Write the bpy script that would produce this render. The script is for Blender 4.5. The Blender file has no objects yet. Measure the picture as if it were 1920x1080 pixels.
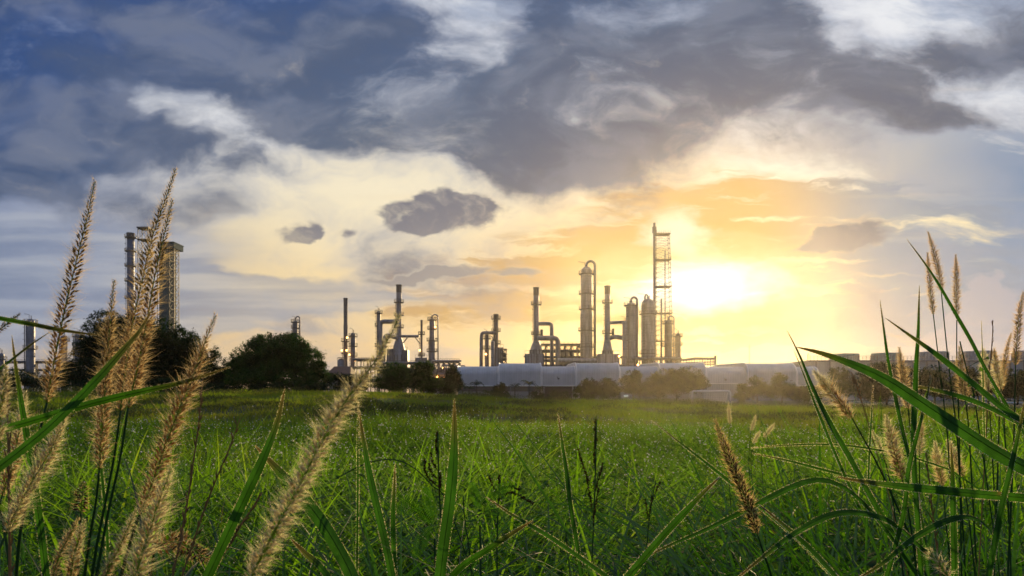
import bpy, math, random
import numpy as np
from mathutils import Vector, Matrix

# ---------------------------------------------------------------- camera, light, exposure
S = bpy.context.scene
COL = S.collection
EYE = 1.65
SHIFT_Y = 200.0/1920.0
FPX = 1280.0                      # 24 mm on a 36 mm wide sensor, in pixels of a 1920 wide frame
cd = bpy.data.cameras.new('camera')
cam = bpy.data.objects.new('camera', cd); COL.objects.link(cam)
cam.location = (0, 0, EYE); cam.rotation_euler = (math.radians(90), 0, 0)
cd.lens = 24; cd.sensor_width = 36; cd.shift_y = SHIFT_Y
cd.clip_start = 0.02; cd.clip_end = 6000
cd.dof.use_dof = True; cd.dof.focus_distance = 1.6; cd.dof.aperture_fstop = 16.0
S.camera = cam
S.view_settings.view_transform = 'Standard'; S.view_settings.look = 'None'
S.view_settings.exposure = 0.14; S.view_settings.gamma = 1
c = S.cycles
c.max_bounces = 5; c.diffuse_bounces = 2; c.glossy_bounces = 2; c.transmission_bounces = 4
c.volume_bounces = 0; c.transparent_max_bounces = 6
c.caustics_reflective = False; c.caustics_refractive = False
c.sample_clamp_indirect = 3.0; c.sample_clamp_direct = 12.0
c.use_denoising = True

SUN_EL = math.radians(8.6); SUN_AZ = math.radians(15.0)   # azimuth to the right of the view direction
sd = Vector((math.sin(SUN_AZ)*math.cos(SUN_EL), math.cos(SUN_AZ)*math.cos(SUN_EL), math.sin(SUN_EL)))
sl = bpy.data.lights.new('sun', 'SUN'); sl.energy = 4.8; sl.angle = math.radians(0.9); sl.color = (1.0, 0.72, 0.36)
so = bpy.data.objects.new('sun', sl); COL.objects.link(so)
so.rotation_euler = sd.to_track_quat('Z', 'Y').to_euler(); so.location = (60, 200, 120)

# ---------------------------------------------------------------- little node language
def lin(r, g, b):
    f = lambda v: (v/255/12.92) if v/255 <= .04045 else ((v/255+.055)/1.055)**2.4
    return (f(r), f(g), f(b))
class NT:
    def __init__(s, tree): s.t = tree; s.n = tree.nodes; s.l = tree.links
    def node(s, typ, ins=None, **kw):
        nd = s.n.new(typ)
        for k, v in kw.items(): setattr(nd, k, v)
        for k, v in (ins or {}).items(): s.put(nd.inputs[k], v)
        return nd
    def put(s, inp, v):
        if isinstance(v, bpy.types.NodeSocket): s.l.new(v, inp)
        else: inp.default_value = v
    def m(s, op, a, b=0.0, c=0.0, clamp=False):
        nd = s.n.new('ShaderNodeMath'); nd.operation = op; nd.use_clamp = clamp
        s.put(nd.inputs[0], a); s.put(nd.inputs[1], b)
        if op in ('MULTIPLY_ADD', 'COMPARE', 'SMOOTH_MIN', 'SMOOTH_MAX'): s.put(nd.inputs[2], c)
        return nd.outputs[0]
    def vm(s, op, a, b=None, scale=None):
        nd = s.n.new('ShaderNodeVectorMath'); nd.operation = op
        s.put(nd.inputs[0], a)
        if b is not None: s.put(nd.inputs[1], b)
        if scale is not None: s.put(nd.inputs['Scale'], scale)
        return nd.outputs['Value'] if op in ('LENGTH', 'DOT_PRODUCT', 'DISTANCE') else nd.outputs[0]
    def xyz(s, x, y, z=0.0):
        return s.node('ShaderNodeCombineXYZ', {0: x, 1: y, 2: z}).outputs[0]
    def mix(s, f, a, b, blend='MIX'):
        nd = s.n.new('ShaderNodeMix'); nd.data_type = 'RGBA'; nd.blend_type = blend; nd.clamp_factor = True
        s.put(nd.inputs[0], f)
        for k, v in ((6, a), (7, b)):
            if isinstance(v, tuple) and len(v) == 3: v = (*v, 1)
            s.put(nd.inputs[k], v)
        return nd.outputs[2]
    def smooth(s, v, a, b, lo=0.0, hi=1.0):
        nd = s.n.new('ShaderNodeMapRange'); nd.interpolation_type = 'SMOOTHSTEP'
        s.put(nd.inputs[0], v); s.put(nd.inputs[1], a); s.put(nd.inputs[2], b); s.put(nd.inputs[3], lo); s.put(nd.inputs[4], hi)
        return nd.outputs[0]
    def noise(s, vec, scale=1.0, detail=6.0, rough=.55, lac=2.0, dist=0.0, color=False):
        nd = s.node('ShaderNodeTexNoise', {'Vector': vec, 'Scale': scale, 'Detail': detail, 'Roughness': rough, 'Lacunarity': lac, 'Distortion': dist})
        return nd.outputs['Color'] if color else nd.outputs['Fac']
    def ramp(s, v, stops, interp='LINEAR'):
        nd = s.n.new('ShaderNodeValToRGB'); s.put(nd.inputs[0], v); cr = nd.color_ramp; cr.interpolation = interp
        while len(cr.elements) > 1: cr.elements.remove(cr.elements[-1])
        cr.elements[0].position = stops[0][0]; cr.elements[0].color = (*stops[0][1], 1)
        for p, cc in stops[1:]:
            e = cr.elements.new(p); e.color = (*cc, 1)
        return nd.outputs[0]
    def blob(s, vec, cx, cy, rx, ry, rot=0.0):
        nd = s.n.new('ShaderNodeMapping'); nd.vector_type = 'TEXTURE'; s.put(nd.inputs[0], vec)
        nd.inputs['Location'].default_value = (cx, cy, 0); nd.inputs['Rotation'].default_value = (0, 0, math.radians(rot)); nd.inputs['Scale'].default_value = (rx, ry, 1)
        g = s.n.new('ShaderNodeTexGradient'); g.gradient_type = 'SPHERICAL'; s.put(g.inputs[0], nd.outputs[0])
        return g.outputs['Fac']

# ---------------------------------------------------------------- world: Nishita sky behind a deck of evening cloud
W = bpy.data.worlds.new('World'); S.world = W; W.use_nodes = True
W.cycles.sampling_method = 'MANUAL'; W.cycles.sample_map_resolution = 512
def build_sky():
    T = NT(W.node_tree); T.n.clear()
    d = T.node('ShaderNodeTexCoord').outputs['Generated']
    sp = T.node('ShaderNodeSeparateXYZ', {0: d}).outputs
    y = T.m('MAXIMUM', sp[1], 0.16)
    u = T.m('MULTIPLY_ADD', T.m('DIVIDE', sp[0], y), 1280, 960)          # tangent coordinates of the sky dome ahead
    v = T.m('MULTIPLY_ADD', T.m('DIVIDE', sp[2], y), -1280, 740)
    uv = T.xyz(u, v)
    # turbulence
    def wob(sx, sy, amp, det=3.0, off=0.0, rough=.5):
        p = T.vm('MULTIPLY_ADD', uv, (1/sx, 1/sy, 0)); 
        p.node.inputs[2].default_value = (off, off*.7, off*.3)
        n = T.noise(p, 1.0, det, rough, color=True)
        return T.vm('MULTIPLY', T.vm('SUBTRACT', n, (.5, .5, .5)), (amp, amp*.6, 0))
    wbig = wob(330, 200, 260, 2.0, 3.1)
    wfin = wob(75, 46, 100, 4.0, 9.7, .52)
    uvb = T.vm('ADD', uv, wbig)
    uvc = T.vm('ADD', uvb, wfin)
    uvf = T.vm('ADD', uv, T.vm('MULTIPLY', wfin, (1.0, .8, 0)))
    # clear sky colour by height
    h = T.m('DIVIDE', v, 740, clamp=True)
    C = T.ramp(h, [(0, lin(160, 174, 198)), (.3, lin(204, 206, 206)), (.52, lin(236, 218, 178)), (.75, lin(238, 208, 152)), (.9, lin(234, 194, 130)), (1, lin(222, 176, 122))])
    sky = T.node('ShaderNodeTexSky', sky_type='NISHITA'); sky.sun_disc = False; sky.sun_elevation = SUN_EL; sky.sun_rotation = SUN_AZ
    nis = T.vm('SCALE', sky.outputs[0], scale=0.1)
    C = T.mix(0.06, C, nis)
    def wash(C, col, w, cx, cy, rx, ry, rot=0, vec=uvb, k=1.0):
        f = T.blob(vec, cx, cy, rx, ry, rot)
        f = T.smooth(f, 0.0, k, 0.0, w)
        return T.mix(f, C, col)
    for a in SKY_WASH: C = wash(C, lin(*a[0]), *a[1:])
    # sun glow behind the thin cloud
    lay = []
    def density(vec, blobs):
        acc = None
        for b in blobs:
            w, cx, cy, rx, ry = b[:5]; rot = b[5] if len(b) > 5 else 0
            f = T.blob(vec, cx, cy, rx*1.5, ry*1.6, rot)
            acc = T.m('MULTIPLY_ADD', f, w*1.9, acc if acc is not None else 0.0)
        return acc
    def nz(sx, sy, off, det=7.0, rough=.58, base=uv):
        p = T.vm('MULTIPLY_ADD', base, (1/sx, 1/sy, 0)); p.node.inputs[2].default_value = (off, off*1.3, off*.4)
        return T.noise(p, 1.0, det, rough)
    # bright thin cloud: rippled highlights
    rip = nz(150, 46, 21.0, 7.0, .62, uvb)
    bm = density(uvc, SKY_BRIGHT)
    f = T.m('MULTIPLY', T.smooth(T.m('MULTIPLY_ADD', rip, 3.4, T.m('SUBTRACT', T.m('MINIMUM', bm, 1.2), 2.0)), .0, 1.15), .92)
    C = T.mix(f, C, T.mix(T.smooth(v, 150, 560), lin(226, 228, 232), lin(252, 226, 156)))
    for a in SKY_SUN: C = wash(C, tuple(q*a[0] for q in a[1]), *a[2:])
    # yellow grey streaks about the sun
    st = nz(210, 26, 5.0, 5.0, .55, uvf)
    sm = density(uvb, SKY_STREAK)
    f = T.m('MULTIPLY', T.smooth(T.m('MULTIPLY_ADD', st, 3.2, T.m('SUBTRACT', T.m('MINIMUM', sm, 1.0), 1.72)), .1, .75), T.smooth(sm, .05, .5, 0, .9))
    C = T.mix(f, C, T.mix(T.smooth(u, 1380, 1680), lin(196, 152, 84), lin(138, 148, 162)))
    veil = T.m('SUBTRACT', 1.0, T.m('MULTIPLY', f, .4))
    for a_ in SKY_CORE: C = T.mix(T.m('MULTIPLY', T.smooth(T.blob(T.vm('ADD', uv, T.vm('MULTIPLY', wfin, (1.6, .9, 0))), *a_[3:]), 0, .75, 0, a_[2]), veil), C, tuple(q*a_[0] for q in a_[1]))
    # grey blue banks low on the left, and the low cumulus
    bands = nz(560, 34, 2.0, 5.0, .45, T.vm('ADD', uv, T.vm('MULTIPLY', wfin, (.5, .22, 0))))
    gb = density(T.vm('ADD', uv, T.vm('MULTIPLY', wfin, (.8, .7, 0))), SKY_BANK)
    bf = T.smooth(T.m('MULTIPLY_ADD', bands, 1.8, T.m('SUBTRACT', T.m('MINIMUM', gb, 1.0), .9)), .2, 1.0)
    bcol = T.mix(T.smooth(u, 100, 1000), lin(108, 124, 154), lin(168, 162, 156))
    bcol = T.mix(T.smooth(bands, .35, .65), bcol, T.mix(T.smooth(u, 50, 900), lin(162, 168, 180), lin(228, 206, 164)))
    C = T.mix(T.m('MULTIPLY', bf, .9), C, bcol)
    lc = density(T.vm('ADD', uv, T.vm('MULTIPLY', wfin, (.9, .8, 0))), SKY_LOW)
    lc = T.m('MULTIPLY_ADD', T.m('SUBTRACT', nz(40, 26, 51.0, 5.0, .55, uvf), .5), 1.6, T.m('MULTIPLY_ADD', T.m('MINIMUM', lc, 1.0), 1.5, -.5))
    lf = T.smooth(lc, .3, .75)
    C = T.mix(T.m('MULTIPLY', lf, .8), C, T.mix(T.smooth(u, 1350, 1850), lin(236, 186, 122), lin(176, 168, 172)))
    # the sun itself behind it
    # main dark deck
    big = nz(320, 170, 11.0, 7.0, .54, uvb)
    fine = nz(60, 38, 31.0, 6.0, .6, uvc)
    D = density(uvc, SKY_DARK)
    soft = nz(210, 120, 43.0, 3.0, .5, uvb)
    D = T.m('MULTIPLY_ADD', T.m('SUBTRACT', big, .5), 3.6, T.m('SUBTRACT', T.m('MULTIPLY', T.m('MINIMUM', D, 1.7), .62), .0))
    Dc = D
    D = T.m('MULTIPLY_ADD', T.m('SUBTRACT', fine, .5), 1.1, D)
    a = T.smooth(D, -.55, 1.15)
    near = T.smooth(T.vm('DISTANCE', uv, (1300, 560, 0)), 120, 520)
    edge = T.mix(near, lin(214, 172, 116), lin(152, 160, 180))
    core = T.ramp(T.smooth(T.m('MULTIPLY_ADD', u, .75, T.m('MULTIPLY', v, 2.0)), 0, 1900),
                  [(0, lin(30, 66, 122)), (.3, lin(52, 78, 118)), (.55, lin(74, 92, 120)), (1, lin(98, 102, 116))])
    core = T.mix(T.smooth(big, .42, .66, 0, .7), core, lin(72, 86, 112))
    core = T.mix(T.smooth(T.m('MULTIPLY_ADD', soft, .8, T.m('MULTIPLY', fine, .25)), .5, .68, 0, .38), core, lin(136, 142, 158))
    dc = T.mix(T.smooth(T.m('MULTIPLY_ADD', T.m('SUBTRACT', fine, .5), .35, Dc), .0, 1.0), edge, core)
    C = T.mix(T.m('MULTIPLY', a, .96), C, dc)
    # small separate clouds
    D2 = D2r = density(uvf, SKY_SMALL)
    D2 = T.m('MULTIPLY_ADD', T.m('SUBTRACT', fine, .5), 2.4, T.m('SUBTRACT', T.m('MULTIPLY', T.m('MINIMUM', D2, 1.2), 1.35), .55))
    D2 = T.m('MULTIPLY_ADD', T.m('SUBTRACT', big, .5), 1.0, D2); D2c = T.m('SUBTRACT', T.m('MULTIPLY', T.m('MINIMUM', D2r, 1.1), 1.7), .75)
    a2 = T.smooth(D2, -.25, 1.15)
    c2 = T.mix(T.smooth(T.m('MULTIPLY_ADD', T.m('SUBTRACT', soft, .5), .8, D2c), .0, .95), T.mix(near, lin(226, 184, 122), lin(190, 180, 166)), T.mix(T.smooth(v, 380, 520), lin(98, 102, 120), lin(150, 144, 142)))
    C = T.mix(T.m('MULTIPLY', a2, .93), C, c2)
    # behind and above the view: plain broken grey cloud
    n3 = T.noise(T.vm('MULTIPLY', d, (3, 3, 6)), 1.0, 5.0)
    back = T.mix(T.smooth(n3, .35, .65), lin(84, 102, 140), lin(146, 158, 178))
    C = T.mix(T.smooth(sp[1], .2, .5), back, C)
    # below the horizon
    C = T.mix(T.smooth(sp[2], -.03, -.002), lin(96, 92, 60), C)
    bg = T.node('ShaderNodeBackground', {'Color': T.vm('SCALE', C, scale=10.0), 'Strength': 0.1})
    out = T.node('ShaderNodeOutputWorld'); T.l.new(bg.outputs[0], out.inputs[0])
# (colour, amount, centre x, y, radius x, y, tilt)
SKY_WASH = [
    ((112, 132, 170), 1, -120, 330, 760, 560), ((128, 138, 160), .9, 60, 540, 520, 170), ((214, 192, 160), .9, 100, 690, 700, 90),
    ((226, 222, 214), .9, 420, 260, 380, 150), ((236, 224, 196), .9, 720, 350, 480, 190), ((116, 138, 168), 1, 2000, 340, 780, 400),
    ((128, 146, 170), 1, 2000, 480, 720, 230), ((206, 158, 112), .95, 1780, 655, 620, 120), ((200, 188, 172), .6, 1600, 330, 300, 160),
    ((240, 194, 122), .85, 1280, 590, 600, 270), ((246, 208, 132), .8, 1250, 470, 340, 200),
]
SKY_BRIGHT = [(1, 830, 90, 140, 110), (.8, 410, 245, 170, 50, 20), (.9, 1100, 190, 170, 70, -20), (1.2, 1640, 60, 190, 110), (1, 1850, 160, 150, 90),
              (.9, 1400, 260, 150, 60, -25), (1, 1250, 340, 200, 60), (1, 1400, 370, 260, 80), (1, 1250, 440, 200, 110), (.9, 1400, 480, 220, 60, -8), (.7, 1780, 420, 170, 40, 8), (.5, 1700, 560, 260, 60), (.7, 100, 265, 120, 30)]
SKY_STREAK = [(.75, 1440, 575, 150, 14), (.7, 1210, 515, 130, 12), (.8, 1470, 490, 160, 22, -10), (1, 1340, 660, 300, 14), (1, 1400, 400, 260, 60), (.9, 1130, 480, 240, 40), (.9, 1400, 470, 200, 30, -8), (1, 1560, 520, 320, 70), (.7, 1350, 620, 260, 30), (.6, 900, 560, 260, 50), (1, 1600, 390, 240, 40), (.6, 1700, 600, 300, 60)]
SKY_BANK = [(.9, 460, 555, 130, 34), (.9, 590, 555, 130, 28), (.6, 730, 562, 140, 12), (.55, 260, 590, 300, 34), (.9, 120, 470, 300, 60), (1, 60, 560, 340, 70), (.3, 540, 618, 260, 9), (.3, 120, 630, 220, 16)]
SKY_LOW = [(.8, 1480, 665, 120, 16), (.9, 1570, 660, 40, 26), (.8, 1390, 668, 90, 14), (1, 1860, 590, 70, 70), (.9, 1830, 660, 130, 50), (.8, 1700, 672, 160, 20), (1, 1330, 668, 60, 8)]
SKY_SUN = [(1.0, (1, .86, .55), .6, 1330, 540, 340, 130), (1.3, (1, .95, .74), 1, 1335, 538, 170, 56, -3), (1.0, (1, .95, .78), .7, 1268, 425, 90, 56, 24)]
SKY_CORE = [(1.0, (1, .86, .48), .75, 1330, 530, 330, 110, 0), (1.5, (1, .96, .82), 1, 1330, 538, 190, 66, -4), (1.1, (1, .95, .78), .8, 1262, 432, 100, 60, 30)]
SKY_DARK = [(1.15, 260, 30, 640, 150, 9), (1.1, 600, 130, 400, 130, 16), (.95, 760, 225, 300, 80, 14), (-.75, 870, 80, 190, 130), (.9, 30, 170, 190, 110, 25), (.75, 170, 230, 190, 60, 10), (.8, 50, 340, 260, 70, 0),
            (-.9, 430, 225, 130, 50, 20), (1.15, 1200, 40, 400, 120, 6), (1.1, 1400, 110, 330, 100, 12), (1.0, 1600, 172, 190, 42, 14), (1.1, 1090, 250, 270, 72, 0), (.5, 1050, 305, 130, 40), (.5, 1700, 110, 100, 34), (.4, 1800, 225, 110, 30, -10), (.38, 490, 310, 100, 26, 5), (.3, 640, 335, 130, 18), (.34, 400, 392, 100, 26, -6), (.7, 950, 180, 120, 110),
            (-.55, 1100, 170, 180, 76, -22), (-.45, 190, 140, 190, 26, 28), (-.35, 1230, 190, 160, 60), (-.9, 1630, 60, 180, 100), (1, 1870, 30, 150, 80), (.6, 1730, 90, 120, 50), (.45, 1520, 255, 150, 45, 5), (.4, 470, 300, 130, 40), (.35, 340, 280, 60, 50)]
SKY_SMALL = [(1.1, 830, 402, 112, 30, -2), (.9, 870, 380, 62, 26), (.9, 772, 408, 50, 28), (.8, 548, 440, 36, 20, -25), (.6, 572, 432, 40, 12, -40), (.6, 650, 441, 30, 14), (.95, 830, 515, 90, 12, -9), (.6, 730, 525, 90, 7, -4), (.9, 970, 507, 45, 12, -10),
             (1, 1605, 440, 75, 26, -10), (.6, 1540, 458, 80, 18, -16), (.8, 1325, 619, 60, 9), (.6, 1325, 636, 46, 5), (.35, 400, 395, 80, 26, -8)]
build_sky()

# ---------------------------------------------------------------- helpers
RNG = np.random.default_rng(7)
def tag(o, label=None, cat=None, group=None, kind=None):
    if label: o['label'] = label
    if cat: o['category'] = cat
    if group: o['group'] = group
    if kind: o['kind'] = kind
    return o
def empty(name, loc=(0, 0, 0)):
    o = bpy.data.objects.new(name, None); COL.objects.link(o); o.location = loc; o.empty_display_size = .2
    return o
def thing(name, label, cat, loc=(0, 0, 0), group=None):
    return tag(empty(name, loc), label, cat, group)
class MB:
    """collects boxes, tubes, lathes and cards in world coordinates; build() links them as one mesh object"""
    def __init__(s): s.v = []; s.f = []; s.mi = []; s.n = 0
    def add(s, vs, fs, mi=0):
        s.v.append(np.asarray(vs, float))
        for q in fs: s.f.append([int(k)+s.n for k in q]); s.mi.append(mi)
        s.n += len(vs); return s
    def box(s, x0, x1, y0, y1, z0, z1, mi=0):
        v = [(x, y, z) for z in (z0, z1) for y in (y0, y1) for x in (x0, x1)]
        return s.add(v, [(0, 2, 3, 1), (4, 5, 7, 6), (0, 1, 5, 4), (2, 6, 7, 3), (0, 4, 6, 2), (1, 3, 7, 5)], mi)
    def bar(s, a, b, w, h=None, mi=0):
        a = Vector(a); b = Vector(b); h = h or w; d = (b-a).normalized()
        up = Vector((0, 0, 1)) if abs(d.z) < .9 else Vector((0, 1, 0))
        r = d.cross(up).normalized(); u = r.cross(d)
        v = [p + r*(i*w/2) + u*(j*h/2) for p in (a, b) for i, j in ((-1, -1), (1, -1), (1, 1), (-1, 1))]
        return s.add([tuple(q) for q in v], [(0, 1, 2, 3), (7, 6, 5, 4), (0, 4, 5, 1), (1, 5, 6, 2), (2, 6, 7, 3), (3, 7, 4, 0)], mi)
    def lathe(s, x, y, prof, n=16, mi=0, cap=True):
        v = []; f = []
        for z, r in prof:
            for k in range(n): t = 2*math.pi*k/n; v.append((x+r*math.cos(t), y+r*math.sin(t), z))
        for i in range(len(prof)-1):
            for k in range(n):
                k2 = (k+1) % n; f.append((i*n+k, i*n+k2, (i+1)*n+k2, (i+1)*n+k))
        s.add(v, f, mi)
        if cap:
            s.f.append([s.n-len(v)+k for k in range(n)][::-1]); s.mi.append(mi)
            s.f.append([s.n-n+k for k in range(n)]); s.mi.append(mi)
        return s
    def tube(s, pts, r, n=8, mi=0):
        P = [Vector(p) for p in pts]; m = len(P); rr = r if hasattr(r, '__len__') else [r]*m
        v = []; f = []; u = None
        for i in range(m):
            t = (P[min(i+1, m-1)]-P[max(i-1, 0)]).normalized()
            if u is None: u = t.cross(Vector((0, 0, 1)) if abs(t.z) < .9 else Vector((0, 1, 0))).normalized()
            u = (u - t*u.dot(t)).normalized(); w = t.cross(u)
            for k in range(n):
                a = 2*math.pi*k/n; v.append(tuple(P[i] + u*(rr[i]*math.cos(a)) + w*(rr[i]*math.sin(a))))
        for i in range(m-1):
            for k in range(n):
                k2 = (k+1) % n; f.append((i*n+k, i*n+k2, (i+1)*n+k2, (i+1)*n+k))
        s.add(v, f, mi)
        s.f.append([s.n-len(v)+k for k in range(n)][::-1]); s.mi.append(mi)
        s.f.append([s.n-n+k for k in range(n)]); s.mi.append(mi)
        return s
    def build(s, name, mats, parent=None, origin=None, smooth=False):
        V = np.concatenate(s.v)
        if parent is not None: origin = parent.location if parent.parent is None else parent.location + parent.parent.location
        o = Vector(origin) if origin is not None else Vector((0, 0, 0))
        V = V - np.array(o)
        me = bpy.data.meshes.new(name); me.from_pydata(V.tolist(), [], s.f)
        mats = mats if isinstance(mats, (list, tuple)) else [mats]
        for m in mats: me.materials.append(m)
        if len(mats) > 1: me.polygons.foreach_set('material_index', s.mi)
        if smooth: me.polygons.foreach_set('use_smooth', [True]*len(me.polygons))
        me.update()
        ob = bpy.data.objects.new(name, me); COL.objects.link(ob)
        if parent is not None:
            ob.parent = parent
        else: ob.location = o
        return ob
def bulk(name, V, F, mats, parent=None, origin=(0, 0, 0), mi=None, smooth=False, across=None, along=None):
    """numpy arrays -> one mesh object; F has one row per face (quads or tris)"""
    V = np.asarray(V, np.float32) - np.asarray(origin, np.float32); F = np.asarray(F, np.int32)
    me = bpy.data.meshes.new(name); k = F.shape[1]
    me.vertices.add(len(V)); me.vertices.foreach_set('co', V.ravel())
    me.loops.add(F.size); me.loops.foreach_set('vertex_index', F.ravel())
    me.polygons.add(len(F)); me.polygons.foreach_set('loop_start', np.arange(0, F.size, k, dtype=np.int32))
    me.polygons.foreach_set('loop_total', np.full(len(F), k, np.int32))
    for m in (mats if isinstance(mats, (list, tuple)) else [mats]): me.materials.append(m)
    if mi is not None: me.polygons.foreach_set('material_index', np.asarray(mi, np.int32))
    if smooth: me.polygons.foreach_set('use_smooth', np.ones(len(F), bool))
    for nm, av in (('across', across), ('along', along)):
        if av is not None: at = me.attributes.new(nm, 'FLOAT', 'POINT'); at.data.foreach_set('value', np.asarray(av, np.float32).ravel())
    me.update(calc_edges=True)
    ob = bpy.data.objects.new(name, me); COL.objects.link(ob)
    if parent is not None: ob.parent = parent
    else: ob.location = origin
    return ob
def wx(px, Y): return (px-960)/FPX*Y
def wz(py, Y): return EYE - (py-740)/FPX*Y
def P3(px, py, Y): return (wx(px, Y), Y, wz(py, Y))

# ---------------------------------------------------------------- materials
def newmat(name):
    m = bpy.data.materials.new(name); m.use_nodes = True; T = NT(m.node_tree); T.n.clear()
    T.out = T.node('ShaderNodeOutputMaterial'); return m, T
def metal_mat(name, col, rough=.5, metallic=.35, var=.25, streak=True, scale=1.0):
    m, T = newmat(name)
    co = T.node('ShaderNodeTexCoord').outputs['Object']
    n1 = T.noise(T.vm('MULTIPLY', co, (.9*scale, .9*scale, .12*scale if streak else .9*scale)), 1.0, 5.0)
    n2 = T.noise(co, 3.0*scale, 4.0)
    # plate seams every few metres
    z = T.node('ShaderNodeSeparateXYZ', {0: co}).outputs[2]
    seam = T.smooth(T.m('ABSOLUTE', T.m('SUBTRACT', T.m('FRACT', T.m('MULTIPLY', z, .38*scale)), .5)), .46, .5)
    a = tuple(x*(1-var) for x in col); b = tuple(min(1, x*(1+var)) for x in col)
    C = T.mix(T.smooth(n1, .35, .65), a, b)
    C = T.mix(T.smooth(n2, .55, .75, 0, .4), C, (col[0]*.6, col[1]*.48, col[2]*.38))
    C = T.mix(T.m('MULTIPLY', seam, .45), C, tuple(x*.4 for x in col))
    bs = T.node('ShaderNodeBsdfPrincipled', {'Base Color': C, 'Roughness': rough, 'Metallic': metallic})
    T.l.new(bs.outputs[0], T.out.inputs[0]); return m
def flat_mat(name, col, rough=.7, var=.15, scale=2.0):
    m, T = newmat(name)
    co = T.node('ShaderNodeTexCoord').outputs['Object']
    n = T.noise(co, scale, 5.0)
    C = T.mix(T.smooth(n, .3, .7), tuple(x*(1-var) for x in col), tuple(min(1, x*(1+var)) for x in col))
    bs = T.node('ShaderNodeBsdfPrincipled', {'Base Color': C, 'Roughness': rough})
    T.l.new(bs.outputs[0], T.out.inputs[0]); return m
def leaf_mat(name, stops, trans, tcol, gloss=.15, rough=.45, spec_tint=1.0, veins=None, patch=None):
    """diffuse + translucent + a waxy sheen; every leaf island takes its own tone"""
    m, T = newmat(name)
    rnd = T.node('ShaderNodeNewGeometry').outputs['Random Per Island']
    C = T.ramp(rnd, stops)
    TC = T.mix(.5, C, tcol)
    if patch:
        co = T.node('ShaderNodeTexCoord').outputs['Object']
        pn = T.smooth(T.noise(T.vm('MULTIPLY', co, (patch[0], patch[0], patch[0])), 1.0, 4.0), .4, .62)
        C = T.mix(T.m('MULTIPLY', pn, patch[1]), C, patch[2]); TC = T.mix(T.m('MULTIPLY', pn, patch[1]), TC, patch[2])
    if veins:
        ac = T.node('ShaderNodeAttribute', attribute_name='across').outputs['Fac']; al = T.node('ShaderNodeAttribute', attribute_name='along').outputs['Fac']
        st = T.m('MULTIPLY_ADD', T.m('SINE', T.m('MULTIPLY', ac, veins)), .5, .5)
        co = T.node('ShaderNodeTexCoord').outputs['Object']
        blot = T.smooth(T.noise(T.vm('MULTIPLY', co, (60, 60, 25)), 1.0, 4.0), .35, .7)
        k = T.m('MULTIPLY_ADD', st, .28, T.m('MULTIPLY_ADD', blot, .35, .55))
        C = T.vm('SCALE', C, scale=k); TC = T.vm('SCALE', TC, scale=T.m('MULTIPLY_ADD', st, .45, T.m('MULTIPLY_ADD', blot, .45, .45)))
        tip = T.m('MULTIPLY', T.smooth(al, .955, 1.0), .8)
        spot = T.m('MULTIPLY', T.smooth(T.noise(T.vm('MULTIPLY', co, (26, 26, 14)), 1.0, 3.0), .70, .76), .6)
        ds = T.m('MAXIMUM', tip, spot)
        C = T.mix(ds, C, (.16, .09, .03)); TC = T.mix(ds, TC, (.25, .14, .04))
    di = T.node('ShaderNodeBsdfDiffuse', {'Color': C}).outputs[0]
    tr = T.node('ShaderNodeBsdfTranslucent', {'Color': TC}).outputs[0]
    gl = T.node('ShaderNodeBsdfGlossy', {'Color': (spec_tint, spec_tint, spec_tint, 1), 'Roughness': rough}).outputs[0]
    a = T.node('ShaderNodeMixShader', {0: trans, 1: di, 2: tr}).outputs[0]
    lw = T.node('ShaderNodeLayerWeight', {'Blend': .35}).outputs['Fresnel']
    b = T.node('ShaderNodeMixShader', {0: T.m('MULTIPLY_ADD', lw, gloss*.55, gloss*.12), 1: a, 2: gl}).outputs[0]
    T.l.new(b, T.out.inputs[0]); return m
def lamp_mat(name, col, k):
    m, T = newmat(name); e = T.node('ShaderNodeEmission', {'Color': (*col, 1), 'Strength': k})
    T.l.new(e.outputs[0], T.out.inputs[0]); return m
M = {}
M['steel'] = metal_mat('galvanised_steel', (.20, .20, .235), .45, .3)
M['steel_blue'] = metal_mat('blue_grey_steel', (.10, .14, .23), .5, .3)
M['steel_dark'] = metal_mat('weathered_dark_steel', (.15, .145, .155), .6, .3)
M['clad'] = metal_mat('insulation_cladding', (.25, .245, .265), .4, .4)
M['soot'] = metal_mat('sooty_steel', (.12, .11, .11), .7, .2)
M['pipe'] = metal_mat('pipe_steel', (.19, .19, .215), .45, .35, scale=.7)
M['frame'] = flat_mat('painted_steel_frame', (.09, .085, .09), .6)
M['teal'] = flat_mat('green_grey_cladding', (.045, .085, .095), 1.0, .12, .4)
M['concrete'] = flat_mat('concrete', (.30, .28, .26), .85)
M['white'] = flat_mat('white_paint', (.74, .74, .75), .45, .05)
M['brown_roof'] = flat_mat('brown_roof_sheet', (.12, .06, .045), .8)
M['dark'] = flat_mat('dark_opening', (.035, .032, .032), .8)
M['orange_lamp'] = lamp_mat('sodium_lamp', (1, .42, .10), 12)
M['white_lamp'] = lamp_mat('white_lamp', (.9, 1, .95), 1.2)
M['tankgreen'] = metal_mat('pale_green_shell', (.22, .34, .34), .5, .1, .1, streak=False)
M['rooffan'] = metal_mat('grey_blue_shell', (.30, .35, .42), .5, .1, .1, streak=False)
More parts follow.
